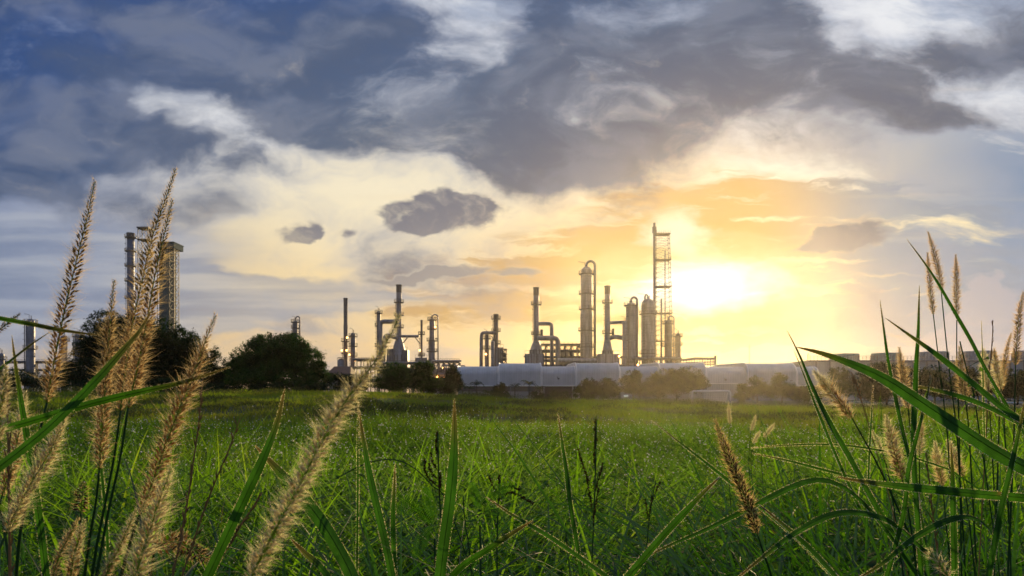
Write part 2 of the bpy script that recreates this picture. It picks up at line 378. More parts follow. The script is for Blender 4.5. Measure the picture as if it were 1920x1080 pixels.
def sheet_mat(name, col, k=2.2, vert=True):
    m, T = newmat(name)
    co = T.node('ShaderNodeTexCoord').outputs['Object']; s_ = T.node('ShaderNodeSeparateXYZ', {0: co}).outputs
    w = T.m('SINE', T.m('MULTIPLY', s_[0], 2*math.pi*k))
    n = T.noise(T.vm('MULTIPLY', co, (.5, .5, .15)), 1.0, 5.0); n2 = T.noise(co, 1.5, 4.0)
    # courses of sheeting and rain streaks
    seam = T.smooth(T.m('ABSOLUTE', T.m('SUBTRACT', T.m('FRACT', T.m('MULTIPLY', s_[2], .42)), .5)), .47, .5)
    C = T.mix(T.smooth(n, .3, .7), tuple(x*.86 for x in col), tuple(x*1.1 for x in col))
    C = T.mix(T.smooth(n2, .5, .8, 0, .25), C, (col[0]*.62, col[1]*.55, col[2]*.5))
    C = T.mix(T.m('MULTIPLY', seam, .3), C, tuple(x*.5 for x in col))
    bp = T.node('ShaderNodeBump', {'Strength': .5, 'Distance': .05, 'Height': w})
    bs = T.node('ShaderNodeBsdfPrincipled', {'Base Color': C, 'Roughness': .42, 'Metallic': .25, 'Normal': bp.outputs[0]})
    T.l.new(bs.outputs[0], T.out.inputs[0]); return m
M['sheet'] = sheet_mat('ribbed_white_sheet', (.44, .46, .50))
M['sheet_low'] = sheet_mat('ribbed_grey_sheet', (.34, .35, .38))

# ---------------------------------------------------------------- ground
def crest(x_over_y):
    px = 960 + 1280*x_over_y
    xs = [-600, 0, 430, 700, 860, 1000, 1200, 1400, 1700, 1920, 2600]
    py = [739, 739, 739, 739.0, 745, 752, 755, 764, 768, 770, 772]
    return EYE - (np.interp(px, xs, py)-740)/1280*85
def sm(a, b, x): t = np.clip((x-a)/(b-a), 0, 1); return t*t*(3-2*t)
def ground_z(x, y):
    x = np.asarray(x, float); y = np.asarray(y, float)
    yy = np.maximum(y, 12)
    c_ = crest(x/yy)
    rise = sm(22, 82, y)*(1-sm(92, 135, y))
    bump = .09*np.sin(x*.31+1.3)*np.cos(y*.27) + .06*np.sin(x*.9+y*.5) + .05*np.sin(x*.17-y*.6+2)
    return c_*rise + bump*sm(4, 14, np.hypot(x, y))*(1-.7*sm(60, 90, y))*(1-sm(92, 120, y))
def build_ground():
    xs = np.concatenate([np.linspace(-900, -130, 14), np.linspace(-120, 120, 121), np.linspace(130, 900, 14)])
    ys = np.concatenate([np.linspace(-60, 0, 7), np.linspace(1, 150, 125), np.linspace(160, 1100, 22)])
    X, Y = np.meshgrid(xs, ys); Z = ground_z(X, Y)
    V = np.stack([X, Y, Z], -1).reshape(-1, 3); nx = len(xs); ny = len(ys)
    i = np.arange(ny-1)[:, None]*nx + np.arange(nx-1)[None]; i = i.ravel()
    F = np.stack([i, i+1, i+1+nx, i+nx], 1)
    m, T = newmat('field_soil')
    co = T.node('ShaderNodeTexCoord').outputs['Object']
    n = T.noise(co, .35, 6.0); n2 = T.noise(co, 4.0, 6.0)
    C = T.mix(T.smooth(n, .35, .65), (.022, .038, .010), (.050, .066, .016))
    C = T.mix(T.smooth(n2, .5, .7, 0, .6), C, (.035, .028, .014))
    b = T.node('ShaderNodeBump', {'Strength': .8, 'Distance': .1, 'Height': n2})
    bs = T.node('ShaderNodeBsdfPrincipled', {'Base Color': C, 'Roughness': .9, 'Normal': b.outputs[0]})
    T.l.new(bs.outputs[0], T.out.inputs[0])
    tag(bulk('ground', V, F, m, smooth=True), kind='structure')
    # service road in front of the sheds, beyond the field
    m2 = MB(); m2.box(-60, 130, 140, 147, .004, .03)
    tag(m2.build('road', flat_mat('asphalt', (.055, .055, .058), .9)), kind='structure')
build_ground()

# ---------------------------------------------------------------- industrial kit (sizes in metres, placed by distance)
def col_geom(px, Y, w_px): return wx(px, Y), Y, w_px/FPX*Y/2
def platform(root, x, y, r, z, mat='frame', out=.85):
    mb = MB(); n = 14
    mb.lathe(x, y, [(z, r+.02), (z, r+out), (z+.25, r+out), (z+.25, r+.02)], n)
    for k in range(n):
        t = 2*math.pi*k/n; t2 = 2*math.pi*(k+1)/n; R = r+out-.06
        a = (x+R*math.cos(t), y+R*math.sin(t)); b = (x+R*math.cos(t2), y+R*math.sin(t2))
        mb.bar((*a, z+.2), (*a, z+1.35), .09); mb.bar((*a, z+1.32), (*b, z+1.32), .09); mb.bar((*a, z+.8), (*b, z+.8), .07)
    return mb.build('platform', M[mat], root)
def ladder(root, x, y, r, z0, z1, ang=-2.4, mat='frame'):
    mb = MB(); cx, cy = x+(r+.35)*math.cos(ang), y+(r+.35)*math.sin(ang); px_, py_ = -math.sin(ang)*.3, math.cos(ang)*.3
    for s in (-1, 1): mb.bar((cx+s*px_, cy+s*py_, z0), (cx+s*px_, cy+s*py_, z1), .12)
    z = z0+.6
    while z < z1: mb.bar((cx-px_, cy-py_, z), (cx+px_, cy+py_, z), .08); z += 1.0
    hx, hy = cx+.6*math.cos(ang), cy+.6*math.sin(ang)
    z = z0+3
    while z < z1:
        mb.bar((cx-px_, cy-py_, z), (hx-px_, hy-py_, z), .07); mb.bar((cx+px_, cy+py_, z), (hx+px_, hy+py_, z), .07); mb.bar((hx-px_, hy-py_, z), (hx+px_, hy+py_, z), .07); z += 2.2
    return mb.build('ladder', M[mat], root)
def lampbulb(root, p, mat='orange_lamp', r=.34):
    mb = MB(); mb.lathe(p[0], p[1], [(p[2]-r, r*.3), (p[2]-r*.5, r*.9), (p[2]+r*.4, r), (p[2]+r, r*.35)], 8)
    return mb.build('lamp', M[mat], root)
def hoop(cx, cy, z0, span, h, n=10, dy=0):
    return [(cx-span/2+span*(.5-.5*math.cos(math.pi*k/n)), cy+dy, z0+h*math.sin(math.pi*k/n)) for k in range(n+1)]
def column(name, label, px, Y, w, top, cat='tower', bot=690, plats=(), mat='clad', group=None, dome=True, lad=True, overhead=None, lamps=(), skirt=True, topmat=None, narrow=None, z0=0.0):
    """vertical vessel: shell with domed head, ringed platforms with rails, caged ladder, overhead line"""
    x, y, r = col_geom(px, Y, w); zt = wz(top, Y)
    root = thing(name, label, cat, (x, y, z0), group)
    mb = MB(); prof = [(z0, r*1.12), (z0+1.0, r*1.12), (z0+1.05, r)]
    if narrow: zs = wz(narrow[0], Y); prof += [(zs-1.5, r), (zs, r*narrow[1])]; r2 = r*narrow[1]
    else: r2 = r
    if dome: prof += [(zt-r2*.9, r2), (zt-r2*.5, r2*.92), (zt-r2*.18, r2*.66), (zt, r2*.2)]
    else: prof += [(zt-.6, r2), (zt-.6, r2*1.1), (zt, r2*1.1), (zt, r2*.8)]
    mb.lathe(x, y, prof, 20); mb.build('shell', M[mat], root, smooth=False)
    rings = MB()
    z = z0+3
    while z < zt-r2*1.2:
        rr = (r2 if narrow and z > wz(narrow[0], Y) else r); rings.lathe(x, y, [(z, rr+.01), (z, rr+.09), (z+.18, rr+.09), (z+.18, rr+.01)], 20, cap=False); z += 3.1
    rings.build('stiffener_ring', M['pipe'], root)
    for p in plats:
        rr = r2 if (narrow and p < narrow[0]) else r
        platform(root, x, y, rr, wz(p, Y))
    if lad: ladder(root, x, y, r, z0+1.2, zt-r2*.9 if not narrow else wz(narrow[0], Y)-1.6, ang=-2.3)
    if overhead:
        dx, rp = overhead[:2]; hh = overhead[2] if len(overhead) > 2 else 1.6*abs(dx)
        pts = [(x, y, zt-.3)] + [(q[0], y, q[2]) for q in hoop(x+dx/2, y, zt+.5, abs(dx), hh)]
        if dx < 0: pts = [(x, y, zt-.3)] + [(2*x+dx-q[0], y, q[2]) for q in hoop(x+dx/2, y, zt+.5, abs(dx), hh)]
        pts.append((x+dx, y, z0+.5)); m2 = MB(); m2.tube(pts, rp, 8); 
        for zz in np.arange(z0+4, zt-2, 5.0): m2.bar((x+math.copysign(r*.9, dx), y, zz), (x+dx, y, zz), .22)
        m2.build('overhead_pipe', M['pipe'], root, smooth=True)
    # davit and vents on the head
    m3 = MB(); m3.tube([(x-r2*.3, y, zt-.4), (x-r2*.3, y, zt+1.6), (x-r2*1.5, y, zt+1.9)], .09, 5); m3.tube([(x+r2*.2, y, zt-.4), (x+r2*.2, y, zt+1.2)], .14, 6)
    m3.build('davit', M['frame'], root)
    for lx, ly in lamps: lampbulb(root, P3(lx, ly, Y-r-1.4))
    return root
def stack(name, label, px, Y, w, top, plats=(), mat='steel', group=None, z0=0.0, cone=None, lamps=(), wavy=False, box=None, capmat='soot'):
    """chimney, optionally over a flared heater body"""
    x, y, r = col_geom(px, Y, w); zt = wz(top, Y)
    root = thing(name, label, 'chimney', (x, y, z0), group)
    mb = MB(); zb = z0 if not cone else wz(cone[1], Y)-.5
    n = 14; prof = [(zb, r*1.08), (zb+1, r)]
    k = 0
    for z in np.arange(zb+3, zt-3.2, 2.6):
        k += 1; prof += [(z, r*(1+(.09*math.sin(k*1.9) if wavy else 0))), (z+.02, r*1.035), (z+.22, r*1.035), (z+.24, r)]
    prof += [(zt-3.1, r)]
    mb.lathe(x, y, prof, n); mb.build('flue', M[mat], root)
    cp = MB(); cp.lathe(x, y, [(zt-3.08, r*1.02), (zt-.5, r*1.04), (zt-.5, r*1.16), (zt, r*1.16), (zt, r*.86), (zt-1.5, r*.84)], n, cap=False); cp.build('stack_tip', M[capmat], root)
    for p in plats: platform(root, x, y, r, wz(p, Y), out=.95)
    if plats: ladder(root, x, y, r, zb+1, wz(min(plats), Y), ang=-2.6)
    if cone:
        wide, ctop, cbot = cone; R = wide/FPX*Y/2; z1 = wz(ctop, Y); z2 = wz(cbot, Y)
        c2 = MB(); c2.lathe(x, y, [(z0, R*.96), (z2, R*.96), (z2+.1, R), (z1-(z1-z2)*.55, R), (z1-(z1-z2)*.25, R*.78), (z1, r*1.25), (z1+.8, r*1.05)], 16); c2.build('heater_body', M['clad'], root)
        rb = MB()
        for a in range(12):
            t = a*math.pi/6; rb.bar((x+R*1.02*math.cos(t), y+R*1.02*math.sin(t), z0), (x+R*1.02*math.cos(t), y+R*1.02*math.sin(t), z1-(z1-z2)*.55), .3)
        rb.build('rib', M['frame'], root)
    if box:
        b = MB()
        for (a0, t0, a1, b1) in box:
            b.box(wx(a0, Y), wx(a1, Y), Y-r*2.2, Y+r*2.2, wz(b1, Y), wz(t0, Y))
            x0, x1 = wx(a0, Y), wx(a1, Y)
            for q in np.linspace(x0+.3, x1-.3, 4): b.bar((q, Y-r*2.2-.1, wz(b1, Y)), (q, Y-r*2.2-.1, wz(t0, Y)), .22, mi=1)
            zt2 = wz(t0, Y)
            for q in np.linspace(x0, x1, 5): b.bar((q, Y-r*2.2, zt2), (q, Y-r*2.2, zt2+1.2), .08, mi=1)
            b.bar((x0, Y-r*2.2, zt2+1.15), (x1, Y-r*2.2, zt2+1.15), .09, mi=1)
        b.build('convection_box', [M['steel'], M['frame']], root)
    for lx, ly in lamps: lampbulb(root, P3(lx, ly, Y-r-1.6))
    return root
def duct(root, pts, Y, w, name='duct', mat='pipe', n=12):
    r = w/FPX*Y/2; P = [Vector(P3(px, py, Y)) for px, py in pts]; out = [P[0]]
    for i in range(1, len(P)-1):          # round the elbows
        a = (P[i-1]-P[i]); b = (P[i+1]-P[i]); k = min(r*1.8, a.length*.45, b.length*.45); a = P[i]+a.normalized()*k; b = P[i]+b.normalized()*k
        out += [a.lerp(P[i], t).lerp(P[i].lerp(b, t), t) for t in (0, .25, .5, .75, 1)]
    out.append(P[-1]); m = MB(); m.tube([tuple(q) for q in out], r, n)
    # flange rings
    for i in range(0, len(out)-1):
        d = (out[i+1]-out[i])
        if d.length > 3:
            for t in np.arange(1.5, d.length-1, 2.6):
                q = out[i]+d.normalized()*t; e = d.normalized()*.1; m.tube([tuple(q-e), tuple(q+e)], r*1.07, n)
    return m.build(name, M[mat], root, smooth=False)
def lattice(root, x0, x1, y0, y1, zs, w=.25, name='lattice', mat='frame', taper=0.0, diag=True, pivot=None):
    m = MB(); H = zs[-1]-zs[0]; cx, cy = (x0+x1)/2 if pivot is None else pivot, (y0+y1)/2
    def c4(z):
        k = 1-taper*(z-zs[0])/H
        return [(cx+(q[0]-cx)*k, cy+(q[1]-cy)*k, z) for q in ((x0, y0), (x1, y0), (x1, y1), (x0, y1))]
    for i in range(len(zs)-1):
        A = c4(zs[i]); B = c4(zs[i+1])
        for k in range(4):
            k2 = (k+1) % 4; m.bar(A[k], B[k], w*1.25); m.bar(B[k], B[k2], w*.8)
            if diag: m.bar(A[k], B[k2], w*.6); m.bar(A[k2], B[k], w*.6)
    return m.build(name, M[mat], root)
def pipe_rack(label, x0, x1, Y, top, levels=(0,), npipes=4, bays=6, z0=0.0, depth=5, truss=False, group=None, name='pipe_rack', lamps=()):
    xa, xb = wx(x0, Y), wx(x1, Y); zt = wz(top, Y)
    root = thing(name, label, 'pipe rack', ((xa+xb)/2, Y, z0), group)
    f = MB(); p = MB()
    for i in range(bays+1):
        x = xa+(xb-xa)*i/bays
        for yy in (Y, Y+depth): f.bar((x, yy, z0), (x, yy, zt), .35)
        for lv in levels: f.bar((x, Y-.5, zt-lv), (x, Y+depth+.5, zt-lv), .35)
        if truss and i < bays:
            xn = xa+(xb-xa)*(i+1)/bays; xm = (x+xn)/2
            f.bar((x, Y, zt), (xm, Y, zt-2.5), .2); f.bar((xm, Y, zt-2.5), (xn, Y, zt), .2)
    for lv in levels:
        for yy in (Y, Y+depth): f.bar((xa, yy, zt-lv), (xb, yy, zt-lv), .3)
        if truss: f.bar((xa, Y, zt-2.5), (xb, Y, zt-2.5), .25)
    rr = random.Random(int(x0)); 
    for i in range(12):
        q = xa+(xb-xa)*i/11; f.bar((q, Y-.4, zt), (q, Y-.4, zt+1.2), .09)
    f.bar((xa, Y-.4, zt+1.15), (xb, Y-.4, zt+1.15), .1)
    f.build('rack_frame', M['frame'], root)
    for lv in levels:
        for k in range(npipes):
            yy = Y+.5+k*(depth-1)/max(1, npipes-1); r = rr.uniform(.15, .42)
            p.tube([(xa-.6, yy, zt-lv+.2+r), (xb+.6, yy, zt-lv+.2+r)], r, 8)
    p.build('pipe_run', M['pipe'], root)
    for lx, ly in lamps: lampbulb(root, P3(lx, ly, Y-1.5))
    return root

# ---------------------------------------------------------------- the refinery, from left to right
G_L = 'distant columns on the left skyline'
column('process_column', 'pale steel process column with two ringed platforms at the far left', 57, 250, 15, 598, plats=(606, 655, 700), group=G_L, mat='steel')
column('process_column', 'short plain steel column cut by the left edge of the photo', 3, 250, 9, 662, plats=(675,), group=G_L, mat='steel', z0=0)
column('process_column', 'slim steel column behind the tall leftmost grass plume', 120, 270, 11, 628, plats=(640,), group=G_L, mat='steel')
column('process_column', 'grey column poking out left of the big dark tree', 147, 270, 13, 624, plats=(632, 660), group=G_L, mat='steel')
pipe_rack('low pipe rack running between the far left columns', -30, 130, 262, 680, levels=(0, 3), bays=8)
stack('chimney', 'tall blue grey chimney with ladder and top platform on the left', 245, 300, 12.5, 437, plats=(446, 472, 500, 528, 560), mat='steel_blue', group='tall chimneys')
# open lattice tower beside it
r_ = thing('lattice_tower', 'open steel lattice tower between blue chimney and green tower', 'tower', (wx(272, 305), 305, 0))
zz = [0.0] + [wz(p, 305) for p in (720, 690, 660, 630, 600, 575, 550, 525, 500, 475, 450, 430)]
lattice(r_, wx(262, 305), wx(281, 305), 303.5, 307, zz, .19, 'lattice_frame', 'frame')
mb = MB(); mb.box(wx(261, 305), wx(283, 305), 302.8, 308.2, wz(429.5, 305), wz(427, 305)); mb.build('top_deck', M['frame'], r_); mb = MB(); mb.box(wx(261, 305), wx(283, 305), 302.8, 308.2, wz(451, 305), wz(449.5, 305)); mb.build('lower_deck', M['frame'], r_)
r_ = thing('lift_tower', 'tall flat green grey tower with open lattice down its right side', 'tower', (wx(317, 300), 300, 0))
mb = MB(); mb.box(wx(305, 300), wx(322, 300), 297, 304, 0, wz(467, 300)); mb.build('shaft', M['teal'], r_)
mb = MB(); mb.box(wx(303, 300), wx(333.5, 300), 296.4, 305, wz(468, 300), wz(457.5, 300)); mb.box(wx(302.6, 300), wx(334, 300), 296, 305.4, wz(457.6, 300), wz(456.6, 300)); mb.build('top_housing', M['teal'], r_)
zz = [0.0] + [wz(p, 300) for p in range(730, 467, -15)] + [wz(468, 300)]
lattice(r_, wx(323, 300), wx(331.5, 300), 297.5, 302, zz, .20, 'side_lattice', 'frame')
mb = MB()
for py in range(480, 720, 22): mb.box(wx(299, 300), wx(305.2, 300), 298, 303, wz(py+1.2, 300), wz(py, 300)); mb.bar((wx(299.6, 300), 298, wz(py, 300)), (wx(299.6, 300), 298, wz(py+22, 300)), .25)
mb.build('side_landing', M['frame'], r_)

column('process_column', 'slim column with looped pipe rising behind the round green tree', 554, 285, 9, 601, plats=(605, 616, 626), overhead=(1.9, .28, 1.2), mat='steel')
stack('chimney', 'thin dark chimney with wavy sides beside the round tree', 648, 270, 7.5, 559, plats=(641, 664), mat='steel_dark', wavy=True, lamps=((651, 633), (641, 657), (650, 657)), group='tall chimneys')
column('process_column', 'short column with flat ringed top just right of the wavy chimney', 662, 268, 9, 624, plats=(632, 650, 668), mat='steel', lamps=((655, 665), (666, 676)), topmat=None)
r_ = thing('storage_tank', 'small pale tank at the foot of the wavy chimney', 'tank', (wx(640, 262), 262, 0))
mb = MB(); mb.lathe(wx(640, 262), 262, [(0, 1.5), (wz(676, 262), 1.5), (wz(672.5, 262), .6)], 18); mb.build('shell', M['clad'], r_)
mb = MB(); x_ = wx(640, 262); z_ = wz(675.5, 262)
for k in range(10): a = k*math.pi/5; mb.bar((x_+1.55*math.cos(a), 262+1.55*math.sin(a), z_), (x_+1.55*math.cos(a), 262+1.55*math.sin(a), z_+1), .08)
mb.lathe(x_, 262, [(z_+.95, 1.5), (z_+.95, 1.6), (z_+1.05, 1.6), (z_+1.05, 1.5)], 20)
mb.build('railing', M['frame'], r_)
# brown roofed shed
r_ = thing('shed', 'low shed with brown sheet roof right of the round tree', 'shed', (wx(636, 190), 192, 0))
mb = MB(); mb.box(wx(618, 190), wx(655, 190), 190, 197, 0, wz(700, 190)); mb.build('wall', M['concrete'], r_)
mb = MB(); za, zb = wz(701, 190), wz(686, 190); x0, x1 = wx(614, 190), wx(659, 190)
mb.add([(x0, 189, za), (x1, 189, za), (x1-1, 193.5, zb), (x0+1, 193.5, zb), (x0, 198, za), (x1, 198, za)], [(0, 1, 2, 3), (3, 2, 5, 4), (0, 3, 4), (1, 5, 2), (0, 4, 5, 1)]); mb.build('roof', M['brown_roof'], r_)
mb = MB()
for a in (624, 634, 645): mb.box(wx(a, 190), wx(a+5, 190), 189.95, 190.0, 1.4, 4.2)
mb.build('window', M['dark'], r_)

# heater with ducts to either side
r_ = stack('heater_chimney', 'chimney over a bulging heater with a duct arch to a side column', 748, 270, 10, 534, plats=(568, 592, 615), cone=(27, 636, 690), box=((727, 655, 740, 690), (755, 657, 766, 690), (741, 664, 748, 700)), group='heater chimneys')
duct(r_, [(748, 603), (713, 603), (713, 700)], 270, 8.5, 'flue_duct')
duct(r_, [(746, 633), (722, 628), (716, 700), (716, 716)], 268.5, 8.5, 'flue_duct')
duct(r_, [(750, 630.5), (786, 630.5)], 270, 5, 'flue_duct')
mb = MB(); mb.bar(P3(756, 643, 270), P3(764, 633, 270), .35); mb.bar(P3(788, 645, 270), P3(778, 632, 270), .35); mb.build('brace', M['frame'], r_)
column('process_column', 'slender column with crowned platform at the left end of the duct arch', 710, 272, 7, 583, plats=(588, 612, 650), mat='steel')
stack('chimney', 'thin short chimney joined by a level duct on its left', 790.5, 270, 4, 600, plats=(628, 668), mat='steel_dark', box=((779, 671, 801, 692),), lamps=((787, 657),), group='tall chimneys')
column('process_column', 'free standing column with wide top platform left of the white shed', 810, 272, 12, 597, plats=(601, 618, 640, 660), narrow=(634, .8), mat='steel', lamps=((816, 613),), overhead=(2.4, .25, 1.0))
pipe_rack('pipe rack with truss beams just left of the white sheds', 812, 861, 240, 679, levels=(0, 3.5, 7), bays=5, truss=True, lamps=((831, 690),))
pipe_rack('low pipe rack behind the bent grass plume', 664, 716, 262, 676, levels=(0, 3), bays=4)
pipe_rack('pipe rack passing below the bulging heater', 716, 812, 255, 682, levels=(0, 3), bays=7)
# pump house with lit lamps
r_ = thing('pump_house', 'low grey pump house with a lit lamp left of the white sheds', 'building', (wx(822, 215), 215, 0))
mb = MB(); mb.box(wx(796, 215), wx(846, 215), 215, 224, 0, wz(702, 215)); mb.build('wall', M['concrete'], r_)
mb = MB(); mb.box(wx(794, 215), wx(848, 215), 214, 225, wz(702, 215), wz(699, 215)); mb.build('roof', M['steel'], r_)
mb = MB()
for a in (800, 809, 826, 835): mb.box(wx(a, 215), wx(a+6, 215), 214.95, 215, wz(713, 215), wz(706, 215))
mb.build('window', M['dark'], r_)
lampbulb(r_, P3(820, 706, 214.4)); lampbulb(r_, P3(833, 709, 214.4), r=.2)
# tangled low structures
r_ = thing('pipe_cluster', 'tangle of pipes and vessels on frames under the free standing column', 'pipework', (wx(800, 235), 235, 0))
mb = MB(); rr = random.Random(4)
for k in range(34):
    a = rr.uniform(765, 858); b = a+rr.uniform(4, 22); py = rr.uniform(684, 712); yy = 235+rr.uniform(-4, 4)
    mb.tube([P3(a, py, yy), P3(b, py, yy), P3(b, py+rr.uniform(3, 14), yy)], rr.uniform(.1, .35), 6)
mb.build('pipe_run', M['pipe'], r_)
mb = MB()
for k in range(26):
    a = rr.uniform(765, 858); yy = 235+rr.uniform(-4, 4); mb.bar((wx(a, 235), yy, 0), (wx(a, 235), yy, wz(rr.uniform(682, 700), 235)), .3)
mb.build('support_frame', M['frame'], r_)

# group behind the left end of the sheds
r_ = stack('chimney', 'short chimney with top platform behind the left white shed', 930, 262, 8.5, 589, plats=(599, 622, 645), mat='steel_dark', group='tall chimneys', box=((921, 652, 944, 690),))
r2 = column('process_column', 'twin columns bridged by an arched pipe behind the left white shed', 913, 262, 8, 626, plats=(636, 655), mat='steel', lamps=((911, 664),), lad=False)
duct(r2, [(930, 624), (904, 624), (902.5, 632), (902, 700)], 261, 6.5, 'arched_pipe')
column('process_column', 'stubby column close in front of the short chimney', 924, 256, 7, 639, plats=(), mat='clad', lad=False)
r_ = thing('access_tower', 'stair tower with stepped landings right of the short chimney', 'tower', (wx(946, 262), 262, 0))
zz = [0.0] + [wz(p, 262) for p in (715, 700, 688, 676, 664, 655)]; lattice(r_, wx(939, 262), wx(949, 262), 260, 264, zz, .3, 'tower_frame')
mb = MB()
for p in (655, 664, 673, 682): mb.box(wx(938, 262), wx(951, 262), 259, 265, wz(p+.8, 262), wz(p, 262))
for p in (662, 669): mb.box(wx(942, 262), wx(948, 262), 260, 264, wz(p+6, 262), wz(p, 262))
mb.build('landing', M['frame'], r_)

# two big heaters with goose neck ducts
r_ = stack('heater_chimney', 'heater chimney with two goose neck ducts coming down on its right', 1005.5, 255, 10.5, 539, plats=(572, 628), cone=(24, 642, 668), box=((984, 664, 1020, 690),), group='heater chimneys')
duct(r_, [(1008, 607), (1034.5, 607), (1034.5, 745)], 255, 7, 'goose_neck_duct')
duct(r_, [(1008, 634), (1046, 634), (1046, 745)], 252, 9.5, 'goose_neck_duct')
mb = MB(); mb.tube([P3(1015.5, 634, 255), P3(1015.5, 618, 255)], .5, 8); mb.build('vent', M['frame'], r_)
r_ = stack('heater_chimney', 'heater chimney joined by two level ducts to the square column', 1139, 255, 10.5, 536, plats=(569, 626), cone=(20, 641, 672), box=((1120, 664, 1160, 690),), group='heater chimneys', lamps=((1161, 668),))
duct(r_, [(1141, 605.5), (1170, 604)], 255, 6.5, 'flue_duct')
duct(r_, [(1141, 635), (1152, 631), (1170, 634)], 255, 9, 'flue_duct')
mb = MB(); mb.tube([P3(1149.5, 634, 255), P3(1149.5, 616, 255)], .45, 8); mb.build('vent', M['frame'], r_)
pipe_rack('long pipe rack with cross braced deck beside the tall column', 1012, 1096, 262, 647, levels=(0, 2.6, 6.2), bays=7, truss=True, npipes=5)
r_ = thing('vessel', 'row of drum vessels lying on the long pipe rack', 'tank', (wx(1066, 262), 263, wz(659, 262)))
mb = MB()
for a, wd in ((1056, 4), (1064, 5), (1073, 6)):
    z_ = wz(663, 262); mb.lathe(wx(a, 262), 264, [(z_-1, .3), (z_-.7, .9), (z_+.9, .9), (z_+1.4, .3)], 12)
mb.build('drum', M['clad'], r_)
r_ = thing('pipe_bridge', 'level white pipe bridge between the two heaters', 'pipe', (wx(1080, 245), 245, 0))
mb = MB(); mb.tube([P3(1046, 676, 245), P3(1119, 676, 245)], .85, 12); mb.build('pipe_run', M['clad'], r_); mb = MB(); mb.tube([P3(1046, 681, 246), P3(1119, 681, 246)], .5, 10); mb.build('pipe_run', M['pipe'], r_)
mb = MB()
for a in (1052, 1066, 1080, 1094, 1108): mb.bar((wx(a, 245), 245.9, 0), (wx(a, 245), 245.9, wz(676, 245)), .4)
mb.build('support_frame', M['frame'], r_)
# the tall column
column('process_column', 'tallest thick column with a hooped overhead pipe on its right', 1099.5, 260, 23, 500, plats=(515, 552, 581, 621, 652), mat='clad', narrow=(582, .9), overhead=(3.2, .5, 1.6))
column('process_column', 'square shouldered column where the heater ducts end', 1183, 255, 19, 567, plats=(574, 680), mat='clad', overhead=(2.3, .45, 1.4), topmat=None)
column('process_column', 'broad column standing half beneath the ducts beside the shouldered one', 1172, 254, 10, 602, plats=(), mat='clad', lad=False)
column('process_column', 'broad plain column with looped top left of the lattice flare', 1215, 258, 25, 560, plats=(590, 664), mat='clad', overhead=(-.1, .35, 0.2), lad=True)
mbr = thing('loop_pipe', 'small looped vent pipe on top of the broad plain column', 'pipe', P3(1212, 563, 258))
mb = MB(); mb.tube([P3(1209, 568, 258)]+[(q[0], q[1], q[2]) for q in hoop(wx(1212, 258), 258, wz(558, 258), 1.2, 1.1)]+[P3(1215, 568, 258)], .3, 7); mb.build('bent_pipe', M['pipe'], mbr)
# flare with derrick
r_ = thing('flare_tower', 'tallest thin flare pipe with lattice derrick against the sun', 'tower', (wx(1240, 270), 270, 0))
mb = MB(); x_ = wx(1227, 268); mb.lathe(x_, 268, [(0, .55), (wz(440, 268), .5), (wz(437, 268), .5), (wz(437, 268), .85), (wz(425.5, 268), .85), (wz(425.5, 268), .45), (wz(418, 268), .45)], 12); mb.build('flare_pipe', M['steel_dark'], r_)
zz = [0.0]+[wz(p, 270) for p in range(728, 440, -9)]+[wz(438, 270)]
lattice(r_, wx(1229, 270), wx(1262, 270), 268, 272.5, zz, .10, 'derrick_frame', 'frame', taper=.24, pivot=wx(1229, 270))
for p in (440, 488, 538, 588, 640):
    mb = MB()
    k = 1-.24*(wz(p, 270)/wz(438, 270)); hw = (wx(1262, 270)-wx(1229, 270))/2; cx_ = wx(1229, 270)+hw*k
    mb.box(cx_-hw*k-.3, cx_+hw*k+.3, 270-3.2*k, 270+3.2*k, wz(p, 270)-.06, wz(p, 270)+.06)
    for q in np.linspace(-1, 1, 7): mb.bar((cx_+hw*k*q, 270-3.2*k, wz(p, 270)), (cx_+hw*k*q, 270-3.2*k, wz(p, 270)+1.2), .09)
    mb.build('landing', M['frame'], r_)
mb = MB(); mb.tube([P3(1240, 735, 271), P3(1240, 560, 271)], .35, 8); mb.tube([P3(1247, 735, 269.5), P3(1247, 470, 269.5)], .22, 7); mb.build('riser_pipe', M['pipe'], r_)
column('process_column', 'dark column in front of the derrick foot with a rail at its top', 1253, 262, 14, 600, plats=(608, 650), mat='steel_dark', overhead=(2.2, .25, 1.0))
column('process_column', 'last and lowest dark column right of the derrick', 1271, 262, 10.5, 625, plats=(632, 648), mat='steel_dark')
r_ = thing('pipe_trestle', 'sloping pipe trestle reaching out to the right of the columns', 'pipe rack', (wx(1306, 255), 255, 0))
mb = MB()
for i in range(15):
    a = 1272+70*i/14; tp = 675-3.5*min(1, i/6); mb.bar((wx(a, 255), 255, 0), (wx(a, 255), 255, wz(tp, 255)), .35 if i % 3 == 0 else .2)
mb.bar(P3(1272, 675.5, 255), P3(1302, 671.5, 255), .55); mb.bar(P3(1302, 671.5, 255), P3(1342, 672, 255), .55); mb.bar(P3(1272, 680.5, 255), P3(1342, 678.5, 255), .45); mb.bar(P3(1302, 683, 255), P3(1342, 683, 255), .4)
mb.bar(P3(1341, 700, 255), P3(1341, 667, 255), .6); mb.build('trestle_frame', M['steel_dark'], r_)
mb = MB()
for dy in (.7, 1.5, 2.3): mb.tube([P3(1272, 677, 255+dy), P3(1302, 673.5, 255+dy), P3(1340, 673.8, 255+dy)], .3, 6)
mb.build('pipe_run', M['pipe'], r_)
r_ = pipe_rack('crowded pipe deck at the feet of the columns under the flare', 1190, 1276, 250, 674, levels=(0, 3, 6), bays=9, npipes=5, lamps=((1196, 684),))
r_ = pipe_rack('dark process deck below the tall thick column', 985, 1170, 268, 670, levels=(0, 3.5, 7), bays=14, npipes=4)

